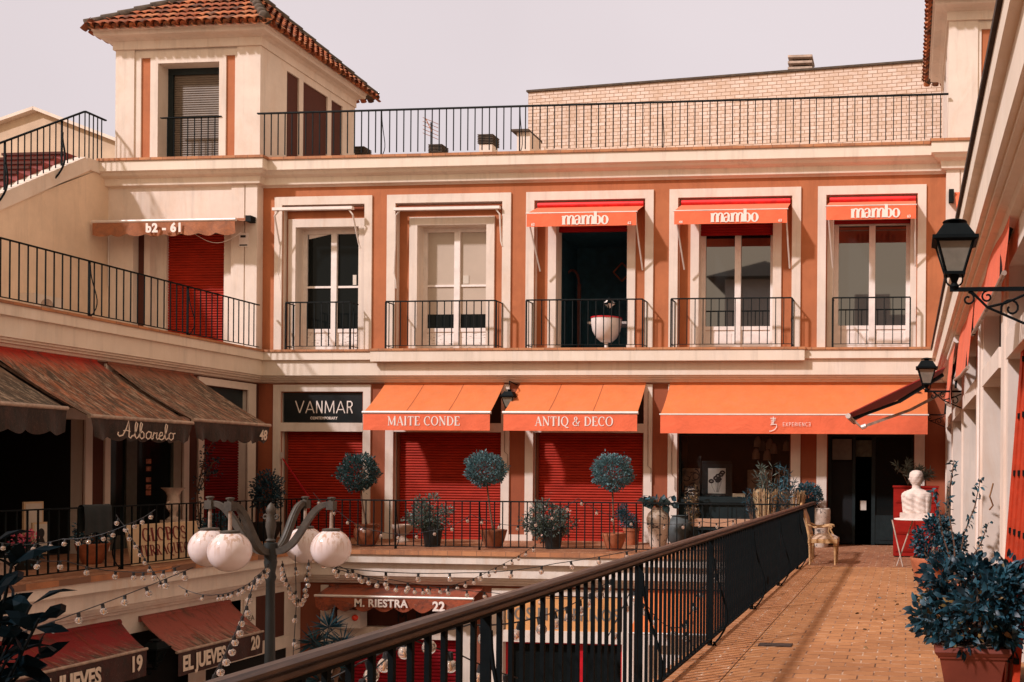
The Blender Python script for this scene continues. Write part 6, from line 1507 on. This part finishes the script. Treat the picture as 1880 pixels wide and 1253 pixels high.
for g in G:
    zt=g.z+.205;top=Vector((g.x,g.y,zt+.255));d=Vector((g.x-hub.x,g.y-hub.y,0));L_=d.length;dn=d/L_
    pts=[]
    for u,zz in((.06,-.03),(.2,-.02),(.36,.05),(.50,.17),(.63,.30),(.76,.395),(.88,.435),(1.0,.43)):
        pts.append(hub+d*u+Vector((0,0,zz*(top.z-hub.z)/.43)))
    mb=MB();n=len(pts);sd_=dn.cross(Vector((0,0,1)));vs=[]
    # ribbed rectangular arm
    sec=[(-.036,-.034),(-.036,.034),(-.022,.028),(-.010,.040),(.010,.040),(.022,.028),(.036,.034),(.036,-.034)]
    sub=[]
    for i in range(n-1):
        for q in range(4): 
            u=q/4;sub.append(pts[i].lerp(pts[i+1],u))
    sub.append(pts[-1])
    for _ in range(2): sub=[sub[0]]+[(sub[i-1]+sub[i]*2+sub[i+1])/4 for i in range(1,len(sub)-1)]+[sub[-1]]
    for i,p in enumerate(sub):
        tg=(sub[min(i+1,len(sub)-1)]-sub[max(i-1,0)]).normalized();nn=sd_.cross(tg).normalized();tp=1-.25*i/len(sub)
        for a_,b_ in sec: vs.append(p+sd_*a_*tp+nn*b_*tp)
    k=len(sec);mb.add(vs,[(i*k+j,i*k+(j+1)%k,(i+1)*k+(j+1)%k,(i+1)*k+j) for i in range(len(sub)-1) for j in range(k)]+[tuple(range(k)),tuple(range(len(vs)-1,len(vs)-1-k,-1))])
    arm=mb.build('arm',m_bronze,t)
    mb=MB();e=top;mb.box(e.x-.038,e.x+.038,e.y-.038,e.y+.038,e.z-.05,e.z+.04);mb.lathe([(.028,.04),(.028,.06),(.04,.065),(.04,.08),(.01,.085)],(e.x,e.y,e.z),10);mb.build('arm_end',m_bronze,arm)
    mb=MB();mb.tube([(g.x,g.y,zt+.0),(g.x,g.y,top.z)],[.018,.014],8);mb.build('drop_rod',m_grimyalum,t,True)
    gl=MB();gl.sphere((g.x,g.y,g.z),.198,40,26,1.03);go=gl.build('globe',m_globe,t,smooth=2)
    mb=MB();mb.lathe([(.085,-.015),(.088,-.01),(.088,.022),(.03,.030),(.01,.03)],(g.x,g.y,g.z+.185),20);mb.build('globe_cap',m_bronze,t,True)
# ================================================================== LANTERNS
def lantern(label,x,y,z,h,dirx,diry,blen,grp='black wall lanterns on scrolled brackets',bracket=True,gm=m_milk):
    """z = bottom; h = height; bracket runs from under the lantern along (dirx,diry)"""
    t=thing('wall_lantern',label,'lantern',(x,y,z),grp);s=h/.60
    def sq(mb,z0,a,z1,b):
        mb.add([(x-a,y-a,z0),(x+a,y-a,z0),(x+a,y+a,z0),(x-a,y+a,z0),(x-b,y-b,z1),(x+b,y-b,z1),(x+b,y+b,z1),(x-b,y+b,z1)],[(0,3,2,1),(4,5,6,7),(0,1,5,4),(1,2,6,5),(2,3,7,6),(3,0,4,7)])
    zg0=z+.115*s;zg1=z+.335*s;a=.064*s;b=.128*s
    mb=MB()
    for i in(-1,1):
        for j in(-1,1): mb.bar((x+i*a,y+j*a,zg0),(x+i*b,y+j*b,zg1),.014*s)
    sq(mb,zg0-.015*s,a+.01*s,zg0+.005*s,a+.012*s);sq(mb,zg1-.01*s,b+.006*s,zg1+.004*s,b+.03*s);sq(mb,zg1+.004*s,b+.035*s,zg1+.028*s,b+.035*s);mb.build('cage',m_iron,t)
    mb=MB();a2,b2=a-.003*s,b-.003*s;mb.add([(x-a2,y-a2,zg0),(x+a2,y-a2,zg0),(x+a2,y+a2,zg0),(x-a2,y+a2,zg0),(x-b2,y-b2,zg1),(x+b2,y-b2,zg1),(x+b2,y+b2,zg1),(x-b2,y+b2,zg1)],[(0,1,5,4),(1,2,6,5),(2,3,7,6),(3,0,4,7)]);mb.build('glass',gm,t)
    mb=MB();sq(mb,zg1+.028*s,b+.014*s,zg1+.125*s,.082*s);mb.lathe([(.035*s,.125*s),(.035*s,.15*s),(.03*s,.15*s)],(x,y,zg1),12);mb.lathe([(.090*s,.150*s),(.085*s,.157*s),(.03*s,.172*s),(.004*s,.176*s)],(x,y,zg1),16);mb.build('roof',m_iron,t)
    mb=MB();mb.lathe([(.02*s,0),(.035*s,.02*s),(.02*s,.05*s),(.035*s,.09*s),(.05*s,.115*s),(.01*s,.116*s)],(x,y,z),12)
    for i in(-1,1): mb.tube([(x+i*(.03+.03*math.cos(R(q)))*s,y,z+(.075+.045*math.sin(R(q)))*s) for q in range(-90,181,30)],.007*s,6)
    mb.build('neck',m_iron,t)
    if bracket:
        d=Vector((dirx,diry,0)).normalized();p=Vector((x,y,z));e=p+d*blen
        def spiral(c,r,a0,turn,mb,th=.008):
            pts=[]
            for q in range(15):
                u=q/14;a=R(a0+turn*u);rr=r*(1-.75*u);pts.append(c+d*(rr*math.cos(a))+Vector((0,0,rr*math.sin(a))))
            mb.tube(pts,th*s,6)
        mb=MB();mb.bar(p-d*.03,e,.028*s);mb.tube([p+d*.10,p+d*(blen*.45)+Vector((0,0,-.13*s)),e+Vector((0,0,-.26*s))],.010*s,6)
        spiral(p+d*.10*s+Vector((0,0,-.07*s)),.05*s,90,-400,mb);spiral(p+d*(blen*.45)+Vector((0,0,-.055*s)),.045*s,90,400,mb);spiral(e-d*.12*s+Vector((0,0,-.14*s)),.075*s,200,-420,mb)
        mb.tube([p+d*(blen*.45)+Vector((0,0,-.13*s)),p+d*(blen*.7)+Vector((0,0,-.10*s)),e+Vector((0,0,-.03))],.010*s,6)
        mb.build('bracket',m_iron,t)
    return t
x,y,z=atz(1752,532,6.62);lantern('largest black lantern with milky glass, nearest on the right wall',x,y,z,.56,1,0,.8-x)
x,y,z=atz(1701,719,14.3);lantern('middle black lantern on the right wall above the plaster bust',x,y,z,.58,1,0,.8-x)
x,y,z=atz(1686,762,20.0);lantern('small black lantern furthest along the right wall',x,y,z,.56,1,0,.75-x,gm=m_glass)
x,y,z=atY(935,758,19.9);lantern('grey green lantern hanging between the two lettered orange awnings',x,y,z,.58,0,1,.38,grp='black wall lanterns on scrolled brackets',bracket=False)
mb=MB();mb.tube([(x,y,z+.58),(x,y,z+.66),(x,FY-.0,z+.62)],.012,6);o=mb.build('hanging_arm',m_iron,bpy.data.objects[[q.name for q in bpy.data.objects if q.name.startswith('wall_lantern')][-1]])
yy,zz=onX(285,1228,-11.0);lantern('dark lantern between the two red lower awnings on the left',-11.0,yy,zz,.52,-1,0,.6,gm=m_glass)
# ================================================================== STRING LIGHTS
GS='strings of clear festoon bulbs across the court'
def bulb_mesh():
    mb=MB();mb.sphere((0,0,-.058),.0265,10,8,1.08);me=mb.build('b',m_bulb,None,smooth=2);d=me.data;bpy.data.objects.remove(me)
    mb=MB();mb.lathe([(.011,-.036),(.013,-.03),(.013,.0),(.006,.004)],(0,0,0),7);me=mb.build('s',m_cable,None);d2=me.data;bpy.data.objects.remove(me)
    mb=MB();mb.lathe([(.001,-.075),(.004,-.065),(.004,-.05),(.001,-.04)],(0,0,0),5);me=mb.build('f',m_fila,None);d3=me.data;bpy.data.objects.remove(me)
    return d,d2,d3
BD,BS,BF=bulb_mesh()
def string(label,pts,n,sag=.15,size=1.,r=.005,skip=()):
    """pts: world points; catenary between consecutive points; n bulbs in all"""
    P_=[Vector(p) for p in pts];t=thing('string_lights',label,'string lights',tuple(P_[0]),GS);C=[]
    for i in range(len(P_)-1):
        for k in range(12):
            u=k/12;C.append(P_[i].lerp(P_[i+1],u)-Vector((0,0,(sag[i] if isinstance(sag,(list,tuple)) else sag)*4*u*(1-u))))
    C.append(P_[-1]);mb=MB();mb.tube(C,r,4);mb.build('cable',m_cable,t)
    Ls=[0]
    for i in range(len(C)-1): Ls.append(Ls[-1]+(C[i+1]-C[i]).length)
    rnd=random.Random(len(label))
    for k in range(n):
        s=Ls[-1]*(k+.5)/n;i=max(j for j in range(len(Ls)) if Ls[j]<=s);i=min(i,len(C)-2);f=(s-Ls[i])/max(1e-6,Ls[i+1]-Ls[i]);p=C[i].lerp(C[i+1],f)
        b=bpy.data.objects.new('bulb',BD);col.objects.link(b);b.parent=t;b.location=p-P_[0]-Vector((0,0,.003));b.rotation_euler=(rnd.uniform(-.3,.3),rnd.uniform(-.3,.3),0);b.scale=(size,)*3
        for nm,dd in(('socket',BS),('filament',BF)):
            q=bpy.data.objects.new(nm,dd);col.objects.link(q);q.parent=b
    return t
A=atz
zc=10.35
string('string of large bulbs dropping from the lamp post down to the lower left',[A(497,1030,zc),A(468,1060,9.6),A(448,1125,9.0),A(395,1235,7.6),A(360,1290,7.0)],15,.02,1.1)
string('short U shaped loop of bulbs hanging just right of the lamp post',[A(518,1030,10.6),A(530,1075,10.8),A(551,1103,11),A(563,1075,10.9),A(567,1028,10.8)],17,.02,1.0)
string('gently sagging string of small bulbs across the ledge left of the lamp post',[A(328,1076,13.5),A(400,1092,13.2),A(485,1050,11.0)],11,[.05,.06],1.0)
string('long rising string of bulbs from the lower left leaves to the left globes',[A(20,1168,8.0),A(355,1042,10.3)],8,.02,1.15)
string('string of bulbs dangling along the left terrace railing',[A(10,1018,10.2),A(120,1030,11),A(235,1050,11.5),A(330,1040,10.6)],10,.03,1.1)
string('upper string of tiny bulbs in front of the left terrace railing',[A(-10,995,11.6),A(115,990,12),A(230,965,12),A(285,936,12.5)],13,[.05,.05,.02],1.0)
string('string of tiny bulbs over the signboard on the left terrace',[A(213,945,12),A(228,965,12),A(262,1020,12),A(300,1075,12)],9,.01,1.0)
string('longest sagging string of bulbs in front of the scalloped awning',[A(565,1012,10.8),A(790,1081,14.0),A(905,1045,16.0),A(985,1000,17.5)],26,[.10,.06,.02],1.1)
string('second string of bulbs in front of the scalloped awning',[A(600,1040,10.9),A(720,1065,12),A(900,1088,14),A(1050,1100,13)],12,[.02,.02,.02],1.1)
string('nearly level string of bulbs across the white ledge above the scalloped awning',[A(615,1042,10.6),A(850,1052,11.5),A(1020,1035,12),A(1175,1008,12.5)],10,[.03,.03,.01],1.15)
string('string of tiny bulbs along the terrace between the ball trees',[A(575,905,17.2),A(622,940,17.2),A(690,975,17.2),A(790,975,17.2),A(865,945,17.2),A(960,965,17.2),A(1062,915,17.2),A(1150,955,17.2),A(1290,958,17.0),A(1360,950,16.8)],26,.06,1.05)
string('nearest string of very large bulbs just behind the walkway handrail',[A(600,1300,3.6),A(760,1162,4.0),A(862,1147,4.3),A(962,1140,4.8),A(1050,1110,6.0),A(1130,1058,7.5)],11,[.01]*5,1.1,.004)
string('lower near string of large bulbs behind the walkway balusters',[A(560,1262,3.8),A(660,1218,3.7),A(745,1168,4.4),A(840,1200,4.6),A(950,1245,5.2)],7,[.01]*4,1.1,.004)
string('string of bulbs looping behind the walkway railing in front of the orange lower awning',[A(1110,1180,7),A(1160,1080,7.5),A(1190,1115,9),A(1255,1150,9.5),A(1280,1090,10),A(1340,1020,11.5)],16,[.01,.02,.08,.02,.01],1.0)
string('furthest string of bulbs hanging down behind the walkway railing',[A(1250,1140,9.3),A(1270,1185,9.4),A(1320,1175,9.8),A(1370,1100,11),A(1400,1040,12)],12,[.01,.05,.02,.01],1.0)
string('vertical string of bulbs hanging down beside the lamp post',[A(542,1020,10.3),A(544,1110,10.3),A(536,1240,10.2)],5,.0,1.0)
# ================================================================== BUILDING BEHIND THE PHOTOGRAPHER (seen only in the window glass)
OB=thing('opposite_building','cream and terracotta building behind the viewer, reflected in the balcony windows','building',(-8,-6,-4))
mb=MB();mb.box(-20,6,-12,-6,-4,8.2);mb.build('wall',m_terra,OB)
mb=MB();mb.box(-20.1,6.1,-6.0,-5.7,7.7,8.25);mb.box(-20.1,6.1,-6.0,-5.7,3.4,4.07)
for xx in(-18,-15,-12,-9,-6,-3,.5,3.5): mb.box(xx,xx+.25,-6.0,-5.94,4.07,7.2);mb.box(xx+1.6,xx+1.85,-6.0,-5.94,4.07,7.2);mb.box(xx,xx+1.85,-6.0,-5.93,7.2,7.4)
mb.build('trim',m_cream,OB)
mb=MB();mb.box(-9,-5.6,-10,-6.2,8.2,11);mb.build('tower',m_cream,OB);mb=MB();mb.box(-2.6,-.9,-9,-6.2,8.2,10.2);mb.box(-.9,1.5,-9,-6.2,8.2,9.2);mb.build('stair_head',m_cream,OB);mb=MB();mb.add([(-9.8,-10.8,11),(-4.8,-10.8,11),(-4.8,-5.4,11),(-9.8,-5.4,11),(-7.3,-8.1,12.3)],[(3,2,1,0),(0,1,4),(1,2,4),(2,3,4),(3,0,4)]);mb.build('roof',m_tiledk,OB)
SUN_E=3.7;EXPO=0.0
# ================================================================== SKY, SUN, CAMERA
w=bpy.data.worlds.new('World');sc.world=w;w.use_nodes=True;nt=w.node_tree;nt.nodes.clear()
sky=nt.nodes.new('ShaderNodeTexSky');sky.sky_type='NISHITA';sky.sun_disc=False
sd=Vector((.93,1.0,-1.12)).normalized()
sky.sun_elevation=math.asin(-sd.z);sky.sun_rotation=math.atan2(-sd.x,-sd.y)%(2*math.pi);sky.dust_density=4;sky.air_density=1;sky.ozone_density=1
SK=.10
m1=nt.nodes.new('ShaderNodeVectorMath');m1.operation='SCALE';nt.links.new(sky.outputs[0],m1.inputs[0]);m1.inputs['Scale'].default_value=SK
tc=nt.nodes.new('ShaderNodeTexCoord');nz=nt.nodes.new('ShaderNodeTexNoise');nz.inputs['Scale'].default_value=1.6;nz.inputs['Detail'].default_value=4;nt.links.new(tc.outputs['Generated'],nz.inputs['Vector'])
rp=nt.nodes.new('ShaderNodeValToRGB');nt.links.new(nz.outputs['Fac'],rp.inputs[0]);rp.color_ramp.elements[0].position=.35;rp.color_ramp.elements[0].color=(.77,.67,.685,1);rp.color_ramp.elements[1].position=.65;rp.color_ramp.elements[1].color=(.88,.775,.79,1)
sp=nt.nodes.new('ShaderNodeSeparateXYZ');nt.links.new(tc.outputs['Generated'],sp.inputs[0])
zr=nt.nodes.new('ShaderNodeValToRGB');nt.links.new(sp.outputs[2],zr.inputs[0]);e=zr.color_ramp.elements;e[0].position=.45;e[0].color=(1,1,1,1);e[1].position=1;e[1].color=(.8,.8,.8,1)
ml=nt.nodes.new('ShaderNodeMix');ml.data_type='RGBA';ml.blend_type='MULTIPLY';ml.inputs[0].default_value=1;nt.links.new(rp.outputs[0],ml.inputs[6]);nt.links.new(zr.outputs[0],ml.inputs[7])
yr=nt.nodes.new('ShaderNodeValToRGB');nt.links.new(sp.outputs[1],yr.inputs[0]);e=yr.color_ramp.elements;e[0].position=.05;e[0].color=(1.36,1.16,.80,1);e[1].position=.55;e[1].color=(1,1,1,1)  # sky out of view warmed and brightened to fill the shade
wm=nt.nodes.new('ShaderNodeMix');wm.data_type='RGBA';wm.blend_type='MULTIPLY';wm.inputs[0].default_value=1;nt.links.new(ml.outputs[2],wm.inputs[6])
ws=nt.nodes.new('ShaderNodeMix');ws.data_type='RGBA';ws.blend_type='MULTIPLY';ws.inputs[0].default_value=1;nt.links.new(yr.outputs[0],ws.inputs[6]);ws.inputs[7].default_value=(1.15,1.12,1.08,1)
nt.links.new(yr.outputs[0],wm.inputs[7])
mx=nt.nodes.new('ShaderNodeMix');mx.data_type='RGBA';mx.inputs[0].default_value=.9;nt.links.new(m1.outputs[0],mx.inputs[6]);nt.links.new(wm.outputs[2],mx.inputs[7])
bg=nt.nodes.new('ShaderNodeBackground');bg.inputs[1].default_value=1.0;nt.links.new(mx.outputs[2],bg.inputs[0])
out=nt.nodes.new('ShaderNodeOutputWorld');nt.links.new(bg.outputs[0],out.inputs[0])
L=bpy.data.lights.new('sun','SUN');L.energy=SUN_E;L.angle=R(3.2);L.color=(1,.925,.97)
lo=bpy.data.objects.new('sun',L);col.objects.link(lo);lo.rotation_euler=sd.to_track_quat('-Z','Y').to_euler();lo.location=(0,0,20)
cam=bpy.data.cameras.new('camera');co=bpy.data.objects.new('camera',cam);col.objects.link(co)
c,s=math.cos(ROLL),math.sin(ROLL)
r0=Vector((math.cos(YAW),math.sin(YAW),0));d0=Vector((-math.sin(YAW),math.cos(YAW),0));u0=Vector((0,0,1))
Rc=r0*c+u0*s;Uc=-r0*s+u0*c
co.matrix_world=Matrix(((Rc.x,Uc.x,-d0.x,0),(Rc.y,Uc.y,-d0.y,0),(Rc.z,Uc.z,-d0.z,EYE),(0,0,0,1)))
cam.sensor_width=36;cam.lens=36*F/1880;cam.shift_x=-(PX-940)/1880;cam.shift_y=(PY-626.5)/1880
cam.clip_start=.05;cam.clip_end=600;sc.camera=co
sc.render.resolution_x=1024;sc.render.resolution_y=682
sc.view_settings.view_transform='Standard';sc.view_settings.look='None';sc.view_settings.gamma=1;sc.view_settings.exposure=EXPO
try: sc.cycles.max_bounces=8;sc.cycles.diffuse_bounces=4;sc.cycles.transparent_max_bounces=12
except Exception: pass
